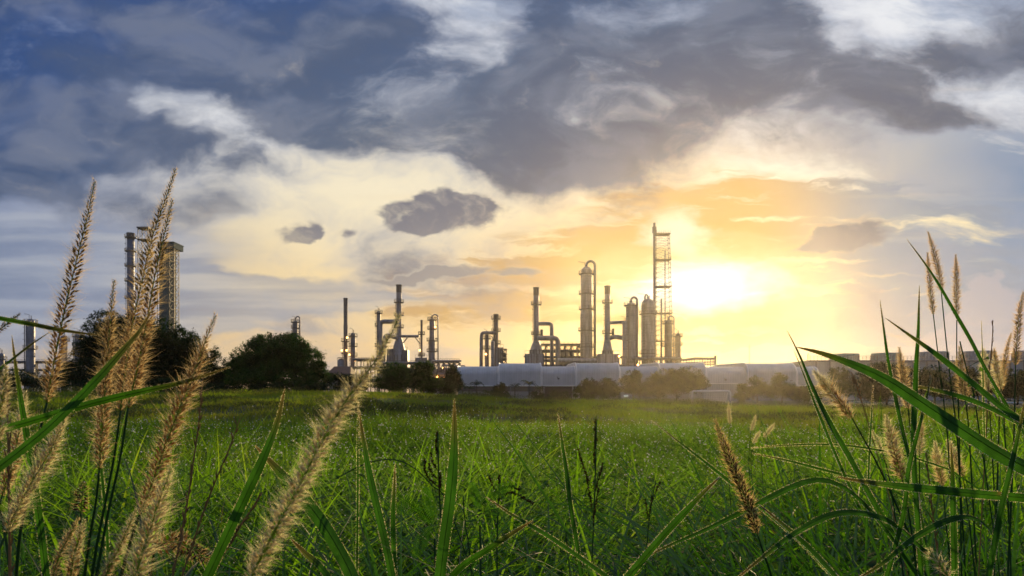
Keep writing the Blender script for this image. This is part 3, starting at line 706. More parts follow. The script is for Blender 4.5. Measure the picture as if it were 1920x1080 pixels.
# ---------------------------------------------------------------- white sheds with barrel eaves
def vault(name, label, x0, x1, top, Y, mat='sheet', door=None, eave=None, canopy=None, group='white barrel roofed sheds', vent=None, pilaster=None):
    """long shed bay: curved eave, ribbed sheeting, a dark strip for the canopy shadow and a lower wall"""
    xa, xb = wx(x0, Y), wx(x1, Y); zt = wz(top, Y); zs = wz(724, Y)
    root = thing(name, label, 'shed', ((xa+xb)/2, Y, 0), group)
    R = min(2.6, (zt-zs)*.45); n = 10; mb = MB()
    prof = [(Y, zs), (Y, zt-R)] + [(Y+R*1.5*(1-math.cos(t)), zt-R+R*math.sin(t)) for t in np.linspace(0, math.pi/2, n)[1:]] + [(Y+26, zt+.5), (Y+50, zt-.5), (Y+50, zs)]
    v = [(x, a, b) for x in (xa, xb) for a, b in prof]; k = len(prof)
    f = [(i, i+k, i+1+k, i+1) for i in range(k-1)] + [tuple(range(k)), tuple(range(2*k-1, k-1, -1))] + [(k-1, 2*k-1, k, 0)]
    mb.add(v, f); mb.build('roof_shell', M[mat], root)
    tr = MB()
    for x in (xa+.11, xb-.11): tr.tube([(x, a-.06, b+.04) for a, b in prof[:-1]], .16, 6)
    tr.tube([(xa, Y-.1, zs+.1), (xb, Y-.1, zs+.1)], .16, 6); tr.build('edge_trim', M['white'], root)
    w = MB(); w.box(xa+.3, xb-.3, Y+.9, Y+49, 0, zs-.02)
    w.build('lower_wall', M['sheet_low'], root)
    sk = MB(); sk.box(xa+.1, xb-.1, Y+.35, Y+.6, zs-1.4, zs-.03); sk.build('canopy_shadow_strip', M['frame'], root)  # dark strip put in place of the shadow under the canopy
    if door:
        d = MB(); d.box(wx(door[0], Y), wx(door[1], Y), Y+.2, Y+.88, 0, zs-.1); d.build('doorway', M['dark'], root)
        g = MB(); g.bar((wx(door[0], Y), Y+.1, 0), (wx(door[0], Y), Y+.1, zs), .4); g.bar((wx(door[1], Y), Y+.1, 0), (wx(door[1], Y), Y+.1, zs), .4); g.build('door_frame', M['steel'], root)
    if vent: 
        g = MB(); px_, py_ = vent; g.box(wx(px_, Y)-.25, wx(px_, Y)+.25, Y-.35, Y-.01, wz(py_, Y)-.2, wz(py_, Y)+.2); g.bar((wx(px_, Y), Y-.3, wz(py_, Y)), (wx(px_, Y)-.4, Y-.5, wz(py_, Y)+.5), .12); g.build('wall_light', M['frame'], root)
    return root
YS = 180.0
vault('white_shed', 'lower white shed bay at the far left end behind palms', 856, 934.5, 686, YS+1.2)
vault('white_shed', 'taller white shed bay with pale rimmed edges above the tall palm', 935, 1015, 680, YS)
vault('white_shed', 'lower white shed bay with the big dark doorway', 1015.5, 1079.5, 686, YS+1.2, door=(1020, 1074), vent=(1047, 710))
vault('white_shed', 'taller white shed bay directly below the square shouldered column', 1080, 1162, 679.5, YS)
vault('white_shed', 'lower white shed bay below the broad plain column', 1162.5, 1236.5, 686, YS+1.2)
vault('white_shed', 'taller white shed bay half veiled by the glow and big tree', 1237, 1324, 679.5, YS)
vault('white_shed', 'lower white shed bay behind the football goal', 1324.5, 1401.5, 687, YS+1.2, vent=(1360, 712))
vault('white_shed', 'taller white shed bay at the right end with rounded corner', 1402, 1494, 680, YS)
vault('white_shed', 'short low white shed bay at the right end of the row', 1494.5, 1536, 687, YS+1.2)
# pale lower annexe in front
r_ = thing('annexe', 'pale flat annexe wall standing low behind the football goal', 'building', (wx(1380, 172), 172, 0))
mb = MB(); mb.box(wx(1318, 172), wx(1395, 172), 172, 178, 0, wz(720, 172)); mb.box(wx(1395, 172), wx(1424, 172), 172.3, 178, 0, wz(736, 172)); mb.build('wall', M['sheet_low'], r_)
mb = MB(); mb.box(wx(1317, 172), wx(1396, 172), 171.6, 178.4, wz(720, 172), wz(718.4, 172)); mb.build('roof', M['white'], r_)
mb = MB()
for a in (1400, 1409): mb.box(wx(a, 172), wx(a+6, 172), 172.2, 172.29, .3, 2.4)
mb.build('door', M['dark'], r_)

# ---------------------------------------------------------------- long grey building with roof drums on the right
r_ = thing('long_warehouse', 'long grey flat roofed building with parapet on the right', 'building', (wx(1720, 200), 200, 0))
Yb = 200.0
mb = MB(); mb.box(wx(1520, Yb), wx(2080, Yb), Yb, Yb+40, 0, wz(678, Yb)); mb.build('wall', M['sheet_low'], r_)
mb = MB(); mb.box(wx(1516, Yb), wx(2084, Yb), Yb-.6, Yb+40.6, wz(678, Yb), wz(675.5, Yb)); mb.build('parapet', M['steel'], r_)
mb = MB(); 
for a in np.arange(1530, 2080, 26): mb.box(wx(a, Yb)-.15, wx(a, Yb)+.15, Yb-.25, Yb-.01, 0, wz(678, Yb)-.01)
mb.build('pilaster', M['steel'], r_)
mb = MB()
for a in np.arange(1518, 2084, 7): mb.bar((wx(a, Yb), Yb-.4, wz(675.5, Yb)), (wx(a, Yb), Yb-.4, wz(675.5, Yb)+1.2), .07)
for dz in (.65, 1.2): mb.bar((wx(1518, Yb), Yb-.4, wz(675.5, Yb)+dz), (wx(2084, Yb), Yb-.4, wz(675.5, Yb)+dz), .07)
mb.build('railing', M['frame'], r_)
drums = [(1558, 1608, 664, 'tankgreen', 'pale green fan drum nearest the left roof corner'), (1636, 1686, 662.5, 'tankgreen', 'pale green fan drum, second from the left roof corner'),
         (1724, 1775, 660, 'rooffan', 'grey blue fan drum between two upright grass blades'), (1807, 1862, 659, 'rooffan', 'grey blue fan drum fourth from the roof corner'), (1903, 1958, 658, 'rooffan', 'grey blue fan drum cut by the right photo edge')]
for a, b, t, mt, lb in drums:
    Yd = 204+ (b-a)/FPX*100; x_ = wx((a+b)/2, Yd); rd = (b-a)/FPX*Yd/2; z0_ = wz(675.5, Yb)
    r_ = thing('fan_drum', lb, 'fan drum', (x_, Yd, z0_), 'round fan drums on the long grey roof')
    mb = MB(); zt_ = wz(t, Yd); mb.lathe(x_, Yd, [(z0_-.2, rd*1.0), (z0_+1.4, rd*.975), (zt_-.5, rd*.99), (zt_-.5, rd*1.015), (zt_, rd*1.015), (zt_, rd*.93), (zt_-1, rd*.9)], 28, cap=False); mb.lathe(x_, Yd, [(zt_-1.1, rd*.9), (zt_-1.0, rd*.9)], 28); mb.build('drum_shell', M[mt], r_)
    mb = MB()
    for k in range(28): an = k*math.pi/14; mb.bar((x_+rd*math.cos(an), Yd+rd*math.sin(an), z0_), (x_+rd*math.cos(an), Yd+rd*math.sin(an), zt_-.5), .14)
    mb.lathe(x_, Yd, [(zt_-.99, .8), (zt_+.25, .6), (zt_+.3, .1)], 10); mb.build('rib', M['steel'], r_)
r_ = thing('mast', 'thin bare mast rising behind the right end of the white sheds', 'mast', (wx(1477, 185), 185+30, 0))
mb = MB(); mb.tube([(wx(1477, 185), 215, 0), (wx(1477, 185), 215, wz(645, 215))], [.14, .05], 6); mb.bar((wx(1477, 185)-.6, 215, wz(652, 215)), (wx(1477, 185)+.6, 215, wz(652, 215)), .07); mb.build('pole', M['frame'], r_)
r_ = thing('roof_ladder', 'small hooped access ladder on the left corner of the grey roof', 'ladder', (wx(1518, 199), 200.6, wz(675.5, Yb)))
mb = MB(); mb.tube([(wx(1517, 200), 200.8, wz(675.5, Yb)), (wx(1517, 200), 200.8, wz(664, 200)), (wx(1519, 200), 200.8, wz(662, 200))], .09, 6); mb.tube([(wx(1521, 200), 200.8, wz(675.5, Yb)), (wx(1521, 200), 200.8, wz(666, 200))], .07, 6)
for q in (664.5, 667, 669.5, 672): mb.bar((wx(1517, 200), 200.8, wz(q, 200)), (wx(1521, 200), 200.8, wz(q, 200)), .07)
mb.build('rails', M['frame'], r_)

# ---------------------------------------------------------------- goal, low walls, shelters
r_ = thing('football_goal', 'white football goal standing at the far edge of the field', 'goal', (wx(1333, 86), 86, float(ground_z(wx(1333, 86), 86))))
Yg = 86; zg = float(ground_z(wx(1333, Yg), Yg))-.1
mb = MB(); mb.tube([(wx(1298, Yg), Yg, zg), (wx(1298, Yg), Yg, wz(736, Yg)), (wx(1299.2, Yg), Yg, wz(734, Yg)), (wx(1301, Yg), Yg, wz(733.3, Yg)), (wx(1366, Yg), Yg, wz(733.3, Yg)), (wx(1368, Yg), Yg, wz(734, Yg)), (wx(1369, Yg), Yg, wz(736, Yg)), (wx(1369, Yg), Yg, zg)], .11, 8); mb.build('front_frame', M['white'], r_, smooth=True)
mb = MB()
for a in (1298, 1369): mb.tube([(wx(a, Yg), Yg, wz(734.5, Yg)), (wx(a, Yg), Yg+1.0, wz(734.5, Yg)), (wx(a, Yg), Yg+2.0, zg)], .04, 6)
mb.tube([(wx(1298, Yg), Yg+2.0, zg+.1), (wx(1369, Yg), Yg+2.0, zg+.1)], .04, 6); mb.build('rear_frame', M['white'], r_)
mb = MB()
for q in np.linspace(1299, 1368, 16): mb.bar((wx(q, Yg), Yg+1.0, wz(734.5, Yg)), (wx(q, Yg), Yg+2.0, zg+.1), .012)
for q in np.linspace(0, 1, 7): mb.bar((wx(1298, Yg), Yg+1+q, wz(734.5, Yg)*(1-q)+q*(zg+.1)), (wx(1369, Yg), Yg+1+q, wz(734.5, Yg)*(1-q)+q*(zg+.1)), .012)
mb.build('net', M['white'], r_)
def lowroof(label, x0, x1, py, Y, th=2.6, name='shelter_roof', group='low flat shelters in front of the sheds'):
    xa, xb = wx(x0, Y), wx(x1, Y); root = thing(name, label, 'shelter', ((xa+xb)/2, Y, 0), group)
    zt = wz(py, Y); zb = wz(py+th, Y)
    m = MB(); m.box(xa, xb, Y, Y+5, zb, zt); m.box(xa-.15, xb+.15, Y-.15, Y+5.15, zt, zt+.08); m.build('roof', M['white'], root)
    m = MB(); n = max(2, int((xb-xa)/4))
    for i in range(n+1):
        x = xa+.3+(xb-xa-.6)*i/n
        for yy in (Y+.3, Y+4.7): m.bar((x, yy, -.1), (x, yy, zb), .14)
    m.build('post', M['steel'], root)
    return root
lowroof('flat white shelter roof left of the dark doorway', 931, 990, 748, 150, 2.6)
lowroof('flat white shelter roof below the trees right of the dark doorway', 1136, 1197, 749, 148, 2.6)
lowroof('flat white shelter roof partly hidden by the broad grass blade at right', 1617, 1673, 754.5, 130, 3.2)
lowroof('flat white shelter roof half hidden in grass near the right edge', 1880, 1935, 755, 130, 3.0)
r_ = thing('kerb_wall', 'low white painted wall along the far right edge of the field', 'wall', (wx(1530, 112), 112, 0))
mb = MB(); mb.box(wx(1386, 112), wx(1700, 112), 112, 112.4, -.2, wz(764.5, 112)); mb.build('wall', M['white'], r_)
mb = MB(); 
for a in np.arange(1386, 1700, 22): mb.box(wx(a, 112)-.25, wx(a, 112)+.25, 111.85, 112.55, -.2, wz(763, 112))
mb.build('pier', M['concrete'], r_)
r_ = thing('lit_sign', 'small pale lit panel above a shelter roof in the trees', 'sign', (wx(1173, 152), 152, 0))
mb = MB(); mb.box(wx(1170, 152), wx(1178, 152), 152, 152.2, wz(743.5, 152), wz(741.5, 152)); mb.build('panel', M['white_lamp'], r_)
mb = MB(); mb.bar((wx(1174, 152), 152.3, 0), (wx(1174, 152), 152.3, wz(741, 152)), .15); mb.build('post', M['steel'], r_)
r_ = thing('lamp_post', 'slim grey lamp post among the palms by the left shelter', 'lamp post', (wx(957, 152), 152, 0))
mb = MB(); mb.tube([(wx(957, 152), 152, 0), (wx(957, 152), 152, wz(727, 152)), (wx(958, 152), 152, wz(725, 152)), (wx(961, 152), 152, wz(724.5, 152))], .1, 6); mb.build('pole', M['steel'], r_)
mb = MB(); mb.box(wx(960.5, 152), wx(964, 152), 151.8, 152.2, wz(725.4, 152), wz(724.2, 152)); mb.build('lamp_head', M['steel'], r_)

# ---------------------------------------------------------------- the field: grasses too many to count
GREEN = [(0, (.010, .042, .006)), (.35, (.022, .085, .009)), (.7, (.045, .12, .012)), (.9, (.085, .15, .016)), (1, (.15, .14, .03))]
GREEN2 = [(0, (.003, .020, .003)), (.4, (.013, .070, .005)), (.7, (.042, .16, .007)), (.9, (.14, .31, .012)), (1, (.28, .27, .03))]
M['grass_near'] = leaf_mat('grass_blade_green', GREEN2, .55, (.34, .68, .012), .05, .38)
M['grass_mid'] = leaf_mat('meadow_green', GREEN2, .55, (.36, .70, .012), .03, .42, patch=(.30, .55, (.16, .21, .012, 1)))
M['grass_far'] = leaf_mat('far_meadow_green', [(0, (.026, .085, .006)), (.5, (.070, .175, .010)), (1, (.17, .22, .02))], .50, (.42, .56, .02), .02, .5, patch=(.16, .6, (.19, .16, .022, 1)))
M['scrub'] = leaf_mat('scrub_leaves', [(0, (.014, .034, .008)), (.6, (.035, .06, .012)), (1, (.10, .085, .025))], .4, (.16, .18, .02), .03, .5)
M['blade'] = leaf_mat('broad_blade_green', [(0, (.004, .030, .005)), (.6, (.011, .058, .007)), (1, (.035, .10, .010))], .36, (.11, .38, .010), .05, .45, veins=38)
m_, T_ = newmat('dew_drop')
a_ = T_.node('ShaderNodeBsdfTransparent').outputs[0]; b_ = T_.node('ShaderNodeBsdfRefraction', {'Color': (1, .98, .92, 1), 'Roughness': .42, 'IOR': 1.12}).outputs[0]; g_ = T_.node('ShaderNodeBsdfGlossy', {'Roughness': .30}).outputs[0]
b_ = T_.node('ShaderNodeBsdfTranslucent', {'Color': (1, .98, .92, 1)}).outputs[0]; b_ = T_.node('ShaderNodeMixShader', {0: .45, 1: b_, 2: g_}).outputs[0]
T_.l.new(T_.node('ShaderNodeMixShader', {0: .8, 1: a_, 2: b_}).outputs[0], T_.out.inputs[0]); M['dew'] = m_

def blades(x, y, z, phi, th0, curl, L, w, n=6, fold=.18, power=1.4, twist=0.0):
    N = len(x); t = np.linspace(0, 1, n+1)[None]
    th = th0[:, None] - curl[:, None]*t**power
    ph = phi[:, None] + 0*t
    Tn = np.stack([np.cos(th)*np.cos(ph), np.cos(th)*np.sin(ph), np.sin(th)], -1)
    step = (Tn[:, 1:]+Tn[:, :-1])/2*(L[:, None, None]/n)
    P = np.concatenate([np.zeros((N, 1, 3)), np.cumsum(step, 1)], 1) + np.stack([x, y, z], -1)[:, None]
    tw = (twist if np.ndim(twist) else np.full(N, twist))[:, None]*t
    B0 = np.stack([-np.sin(ph), np.cos(ph), 0*ph], -1); Nn = np.cross(Tn, B0)
    B = B0*np.cos(tw)[..., None] + Nn*np.sin(tw)[..., None]; Nn = np.cross(Tn, B)
    prof = np.minimum(1, .45+2.2*t)*(1-t**2.2); W = w[:, None]*prof/2
    if fold:
        V = np.stack([P-B*W[..., None], P-Nn*(W*fold*2)[..., None], P+B*W[..., None]], 2); m = 3
    else:
        V = np.stack([P-B*W[..., None], P+B*W[..., None]], 2); m = 2
    V = V.reshape(-1, 3); base = np.arange(N)[:, None, None]*(n+1)*m
    i = np.arange(n)[None, :, None]*m; j = np.arange(m-1)[None, None, :]
    a = (base+i+j).ravel(); F = np.stack([a, a+1, a+1+m, a+m], 1)
    return V, F, P
def wedge(N, y0, y1, half=.82, p=1.0, rng=RNG):
    u = rng.random(N); y = (y0**(1+p)+(y1**(1+p)-y0**(1+p))*u)**(1/(1+p)); x = (rng.random(N)*2-1)*(half*y+1.2)
    return x, y
def vnoise(x, y, s, seed=0):
    r = np.random.default_rng(seed); acc = 0
    for k in range(5):
        a = r.random()*6.28; b = r.random()*6.28; f = (1+.6*k)/s
        acc = acc + np.sin((x*math.cos(a)+y*math.sin(a))*f+b)*np.cos((x*math.sin(a*1.7)-y*math.cos(a*1.7))*f*.83+b*2)
    return acc/2.2
def join(parts):
    V = []; F = []; n = 0
    for v, f in parts: V.append(v); F.append(f+n); n += len(v)
    return np.concatenate(V), np.concatenate(F)
R_ = RNG
def field(name, label, N, y0, y1, hmin, hmax, wmin, wmax, n, mat, fold, lean=(.9, 1.5), curl=(.3, 1.9), half=.82, p=.6, hfun=None):
    x, y = wedge(N, y0, y1, half, p)
    h = hmin+(hmax-hmin)*R_.random(N)**1.3
    h = h*(1+.40*np.clip(vnoise(x, y, 2.2, 3), -1, 1))*(1+.35*np.clip(vnoise(x, y, 7.5, 13), -1, 1)*sm(9, 25, y))
    if hfun is not None: h = h*hfun(x, y)
    cl = vnoise(x, y, .7, 9)*.0
    phi = R_.random(N)*2*np.pi + cl
    th0 = R_.uniform(*lean, N); cu = R_.uniform(*curl, N)
    w = R_.uniform(wmin, wmax, N)
    V, F, P = blades(x, y, ground_z(x, y)-.02, phi, th0, cu, h*1.15, w, n, fold, R_.uniform(1.2, 1.6), R_.uniform(-.8, .8, N))
    tag(bulk(name, V, F, mat, smooth=True), label, 'grass', kind='stuff')
    return P
PF = field('grass', 'short rough meadow grass covering the far field', 190000, 20, 94, .25, .50, .025, .055, 3, M['grass_far'], 0, p=.45)
PM = field('grass', 'dewy leafy grass in the middle of the field', 100000, 7, 28, .42, .86, .012, .030, 5, M['grass_mid'], 0, curl=(.5, 2.3), p=.35)
PN = field('grass', 'tangled long green grass close to the viewer', 24000, 1.3, 7.4, .74, 1.28, .010, .028, 8, M['grass_near'], .2, curl=(.5, 2.4), p=.35, half=.9,
           hfun=lambda x, y: 1+.12*sm(.15, .6, x/y)+.10*sm(3.6, 1.6, y))
# low leafy weeds among the mid grass: small broad leaves facing the sky
def leafy(N, y0, y1, s0, s1, h0, h1, name, label, mat, p=.35, dens=None, half=.82):
    x, y = wedge(N, y0, y1, half, p)
    if dens is not None: k = dens(x, y) > R_.random(len(x)); x = x[k]; y = y[k]
    N = len(x); z = ground_z(x, y) + R_.uniform(h0, h1, N)*(1+.3*vnoise(x, y, 1.6, 5))
    L = R_.uniform(s0, s1, N)
    V, F, P = blades(x, y, z, R_.random(N)*6.283, R_.uniform(-.1, .9, N), R_.uniform(.3, 1.6, N), L, L*R_.uniform(.16, .34, N), 3, 0, 1.2, R_.uniform(-.6, .6, N))
    tag(bulk(name, V, F, mat, smooth=True), label, 'weeds', kind='stuff')
M['wet_leaf'] = leaf_mat('wet_leaves', [(0, (.006, .030, .005)), (.6, (.015, .070, .008)), (1, (.05, .14, .01))], .5, (.26, .56, .012), .015, .55)
leafy(60000, 5.5, 26, .07, .20, .34, .74, 'leafy_weeds', 'small dewy leaves carpeting the middle of the field', M['wet_leaf'], p=.15, dens=lambda x, y: (1-sm(14, 26, y))*(.6+.5*vnoise(x, y, 1.8, 31)))
leafy(16000, 2.2, 6.5, .05, .14, .35, .85, 'leafy_weeds', 'small leaves among the near grass', M['wet_leaf'])
# scrub mounds near the far side
def scrub():
    V = []; F = []; n = 0; parts = []
    for k in range(260):
        y = R_.uniform(34, 90); x = R_.uniform(-.8, .8)*y
        if vnoise(np.array([x]), np.array([y]), 9, 21)[0] < -.15: continue
        rx = R_.uniform(.8, 2.6); h = R_.uniform(.25, .6)*(1+.008*(y-40)); m = int(260*rx)
        a = R_.random(m)*6.283; r = np.sqrt(R_.random(m)); px_ = x+rx*r*np.cos(a); py_ = y+rx*.8*r*np.sin(a)
        z = ground_z(px_, py_)+h*np.sqrt(np.maximum(0, 1-r**2))*R_.uniform(.55, 1.1, m)+.1
        L = R_.uniform(.10, .24, m)
        v, f, _ = blades(px_, py_, z, R_.random(m)*6.283, R_.uniform(-.2, 1.4, m), R_.uniform(0, 1.4, m), L, L*.35, 2, 0)
        parts.append((v, f))
    v, f = join(parts); tag(bulk('scrub', v, f, M['scrub']), 'low olive scrub mounds dotted over the far field', 'scrub', kind='stuff')
scrub()
# dew
def dew(P, N, r0, r1, label, ymax=99, seed=1):
    rg = np.random.default_rng(seed); i = rg.integers(0, len(P), N); j = np.clip(P[:, :, 2].argmax(1)[i]+rg.integers(-1, 1, N), 1, P.shape[1]-2)
    t = rg.random(N)[:, None]; p = P[i, j]*(1-t)+P[i, j+1]*t if P.shape[1] > 3 else P[i, j]
    r = rg.uniform(r0, r1, N)*np.clip(p[:, 1]/7, .35, 1.6); p[:, 2] += r*.8
    o = np.array([(1, 0, 0), (-1, 0, 0), (0, 1, 0), (0, -1, 0), (0, 0, 1), (0, 0, -1)], float)
    V = (p[:, None]+o[None]*r[:, None, None]).reshape(-1, 3)
    f = np.array([(0, 2, 4), (2, 1, 4), (1, 3, 4), (3, 0, 4), (2, 0, 5), (1, 2, 5), (3, 1, 5), (0, 3, 5)])
    F = (f[None]+np.arange(N)[:, None, None]*6).reshape(-1, 3)
    tag(bulk('dew_drops', V, F, M['dew'], smooth=True), label, 'dew', kind='stuff')
dew(PM, 15000, .0060, .0130, 'dew drops sparkling on the middle field', seed=2)
dew(PN, 12000, .0034, .0075, 'dew drops sparkling on the near grass', seed=3)

# ---------------------------------------------------------------- trees and bushes
def tree_leaf_mat(name, a, b, c_, t):
    return leaf_mat(name, [(0, a), (.5, b), (1, c_)], .35, t, .03, .5, patch=(.55, .75, (*(q*.4 for q in b), 1)))  # patch darkens clumps in the leaf colour, standing in for their shading
M['leaf_dark'] = tree_leaf_mat('dark_tree_leaves', (.006, .020, .005), (.011, .034, .006), (.024, .062, .010), (.03, .10, .008))
M['leaf_green'] = tree_leaf_mat('green_tree_leaves', (.014, .050, .006), (.030, .090, .010), (.065, .14, .014), (.08, .24, .01))
M['leaf_warm'] = tree_leaf_mat('olive_tree_leaves', (.022, .040, .007), (.040, .070, .010), (.075, .11, .015), (.18, .24, .02))
M['bark'] = flat_mat('bark', (.055, .042, .03), .9, .3, 6)
def tree(name, label, lobes, Y, mat, leaf=.28, dens=1.0, group=None, cat='tree', seed=0, airy=0.0, trunk_px=None, zb=None, sprig=.12):
    """lobes: (px, py, rx px, ry px) at distance Y. Crown = leaf cards in clumps through each lobe's volume."""
    rg = np.random.default_rng(100+seed); k = Y/FPX
    cx = np.mean([l[0] for l in lobes]) if trunk_px is None else trunk_px
    gx = wx(cx, Y); gz = float(ground_z(gx, Y)) if zb is None else zb
    root = thing(name, label, cat, (gx, Y, gz), group)
    V = []; cen = []
    for (px, py, rx, ry) in lobes:
        X, Z = wx(px, Y), wz(py, Y); a, c_ = rx*k, ry*k; b = a*.9
        nc = max(10, int(46*dens*(a*c_)**.8/1.2)); 
        d = rg.normal(size=(nc, 3)); d /= np.linalg.norm(d, axis=1)[:, None]
        nsub = int(rg.integers(9, 15)); sd_ = rg.normal(size=(nsub, 3)); sd_ /= np.linalg.norm(sd_, axis=1)[:, None]; sr = rg.uniform(.26, .46, nsub)
        sc = sd_*rg.uniform(.55, .92, nsub)[:, None]; q_ = rg.integers(0, nsub, nc); core_ = rg.random(nc) < .15
        C = np.where(core_[:, None], d*rg.uniform(.2, .75, nc)[:, None], sc[q_]+d*(sr[q_]*rg.uniform(.5, 1.05, nc))[:, None])*[a, b, c_]+[X, Y, Z]
        C = C[C[:, 2] > gz+.2]; cen.append((X, Y, Z))
        for q in C:
            m = int(rg.integers(30, 80)*(1-airy*.5)); s = rg.uniform(.10, .24)*(a+c_)*.5*(1+.5*airy*0)+leaf*.8
            s = min(s*.8, .9)
            V.append(np.concatenate([q+rg.normal(size=(m, 3))*s*[.55, .55, .38]], 0))
        # loose sprigs breaking the outline
        ns = int(nc*sprig*5)
        for q in range(ns):
            dd = rg.normal(size=3); dd[2] = abs(dd[2]); dd /= np.linalg.norm(dd); p0 = np.array([X, Y, Z])+dd*[a, b, c_]*.95
            ln = rg.uniform(.4, 1.1)*(.25+.12*a); tt = rg.random((16, 1)); V.append(p0+dd*ln*tt+rg.normal(size=(16, 3))*.08)
    P = np.concatenate(V); N = len(P); L = rg.uniform(.6, 1.25, N)*leaf
    v, f, _ = blades(P[:, 0], P[:, 1], P[:, 2], rg.random(N)*6.283, rg.uniform(-1.0, 1.0, N), rg.uniform(0, 1.2, N), L, L*.5, 2, 0, 1.2, rg.uniform(-1.2, 1.2, N))
    bulk('crown', v, f, M[mat], parent=root, origin=(gx, Y, gz))
    mb = MB(); H = max(l[1] for l in lobes); ztr = wz(np.mean([l[1] for l in lobes]), Y); r0 = max(.09, .035*(ztr-gz)+.05)
    mb.tube([(gx, Y, gz-.1), (gx+.1, Y, gz+(ztr-gz)*.4), (gx-.05, Y, gz+(ztr-gz)*.75)], [r0*1.2, r0*.85, r0*.7], 8)
    mb.build('trunk', M['bark'], root)
    for q in cen:
        b2 = MB(); s0 = (gx-.05*.5, Y, gz+(ztr-gz)*.5); mid = tuple((np.array(s0)*.5+np.array(q)*.5)+[0, 0, -.1]); b2.tube([s0, mid, q], [r0*.55, r0*.35, r0*.15], 6); b2.build('limb', M['bark'], root)
    return root
tree('tree', 'big near black rounded tree in front of the left towers', [(200, 640, 42, 56), (245, 655, 55, 60), (300, 650, 50, 52), (340, 668, 40, 50), (168, 690, 34, 50), (240, 705, 90, 36), (330, 705, 60, 34)], 100, 'leaf_dark', .30, 1.3, seed=1)
tree('tree', 'narrow dark tree squeezed between the black tree and the round green one', [(398, 690, 24, 32), (388, 712, 34, 28), (416, 712, 18, 24), (372, 676, 16, 26)], 104, 'leaf_dark', .28, 1.2, seed=2)
tree('tree', 'round bright green tree left of the thin wavy chimney', [(520, 676, 62, 44), (470, 688, 40, 42), (570, 690, 38, 42), (500, 655, 36, 26), (545, 652, 30, 24), (450, 705, 24, 32), (530, 712, 84, 26), (598, 706, 16, 28)], 98, 'leaf_green', .27, 1.3, seed=3)
tree('bush', 'low dark bush under the right side of the round green tree', [(625, 716, 26, 16), (655, 720, 30, 14), (684, 718, 22, 16)], 104, 'leaf_dark', .22, 1.2, cat='bush', seed=4, group='dark bushes along the far hedge')
tree('bush', 'low dark bush at the foot of the left towers behind tall plumes', [(20, 712, 40, 20), (80, 716, 42, 18), (128, 708, 26, 24)], 108, 'leaf_dark', .24, 1.2, cat='bush', seed=5, group='dark bushes along the far hedge')
tree('tree', 'leafy tree under the bulging heater behind the bent plume tip', [(738, 700, 26, 20), (728, 718, 32, 18), (757, 712, 24, 20)], 118, 'leaf_green', .26, 1.2, seed=6)
tree('tree', 'leafy tree in front of the free standing column', [(788, 702, 22, 22), (800, 690, 14, 12), (776, 718, 26, 16), (808, 716, 20, 16)], 120, 'leaf_green', .26, 1.2, seed=7)
tree('bush', 'rounded hedge bush below the pump house', [(828, 724, 22, 13), (806, 728, 18, 11), (842, 728, 18, 11)], 122, 'leaf_dark', .22, 1.1, cat='bush', seed=8, group='dark bushes along the far hedge')
tree('tree', 'small dark tree against the left end of the white sheds', [(849, 706, 11, 20), (854, 722, 13, 18), (842, 718, 10, 14)], 140, 'leaf_dark', .28, 1.1, seed=9)
tree('tree', 'small round tree just right of the dark doorway', [(1104, 724, 17, 14), (1096, 736, 20, 12), (1112, 736, 16, 12)], 152, 'leaf_warm', .3, 1.1, seed=10)
tree('tree', 'small round tree, second right of the dark doorway', [(1139, 723, 16, 13), (1132, 735, 18, 12), (1148, 735, 17, 12)], 152, 'leaf_warm', .3, 1.1, seed=11)
tree('tree', 'upright airy tree below the broad plain column', [(1186, 708, 16, 13), (1180, 722, 22, 16), (1194, 730, 20, 14)], 154, 'leaf_warm', .3, 1.0, seed=12)
tree('tree', 'widest tree in the golden glow left of the football goal', [(1250, 712, 30, 18), (1290, 708, 28, 18), (1228, 726, 26, 18), (1265, 730, 44, 16), (1310, 724, 20, 18)], 140, 'leaf_warm', .3, 1.2, seed=13)
tree('tree', 'small slim tree right behind the football goal', [(1391, 734, 9, 14), (1388, 746, 12, 10)], 128, 'leaf_warm', .26, 1.1, seed=14)
tree('tree', 'airy spreading tree right of the football goal', [(1418, 722, 18, 16), (1432, 734, 24, 14), (1408, 738, 16, 12)], 134, 'leaf_warm', .28, .8, airy=.5, seed=15)
tree('tree', 'taller airy tree in front of the right end shed', [(1462, 712, 14, 12), (1466, 724, 22, 14), (1456, 736, 26, 12), (1480, 738, 18, 12)], 134, 'leaf_warm', .28, .8, airy=.5, seed=16)
tree('bush', 'dark rounded bush beside the drooping grass plume at right', [(1512, 736, 18, 12), (1532, 738, 22, 12), (1500, 746, 16, 9)], 118, 'leaf_warm', .25, 1.1, cat='bush', seed=17)
tree('tree', 'thin pale tree in front of the left corner of the grey building', [(1572, 706, 18, 16), (1562, 722, 24, 16), (1588, 726, 22, 16)], 124, 'leaf_warm', .26, .8, airy=.5, seed=18)
tree('tree', 'large dark rounded tree below the second fan drum', [(1650, 706, 34, 24), (1625, 722, 30, 24), (1680, 712, 30, 26), (1655, 734, 58, 20), (1700, 728, 24, 20)], 118, 'leaf_dark', .27, 1.2, seed=19)
tree('tree', 'dark tree behind the crossing blades below the third fan drum', [(1750, 712, 32, 24), (1728, 730, 28, 20), (1778, 728, 34, 20)], 118, 'leaf_dark', .27, 1.2, seed=20)
tree('tree', 'dark tree below the fourth fan drum behind upright plumes', [(1830, 712, 32, 22), (1810, 730, 30, 20), (1858, 728, 34, 20)], 118, 'leaf_dark', .27, 1.2, seed=21)
tree('tree', 'dark tree at the right edge behind the grass', [(1905, 716, 30, 22), (1930, 726, 40, 24), (1888, 734, 24, 16)], 116, 'leaf_dark', .27, 1.2, seed=22)
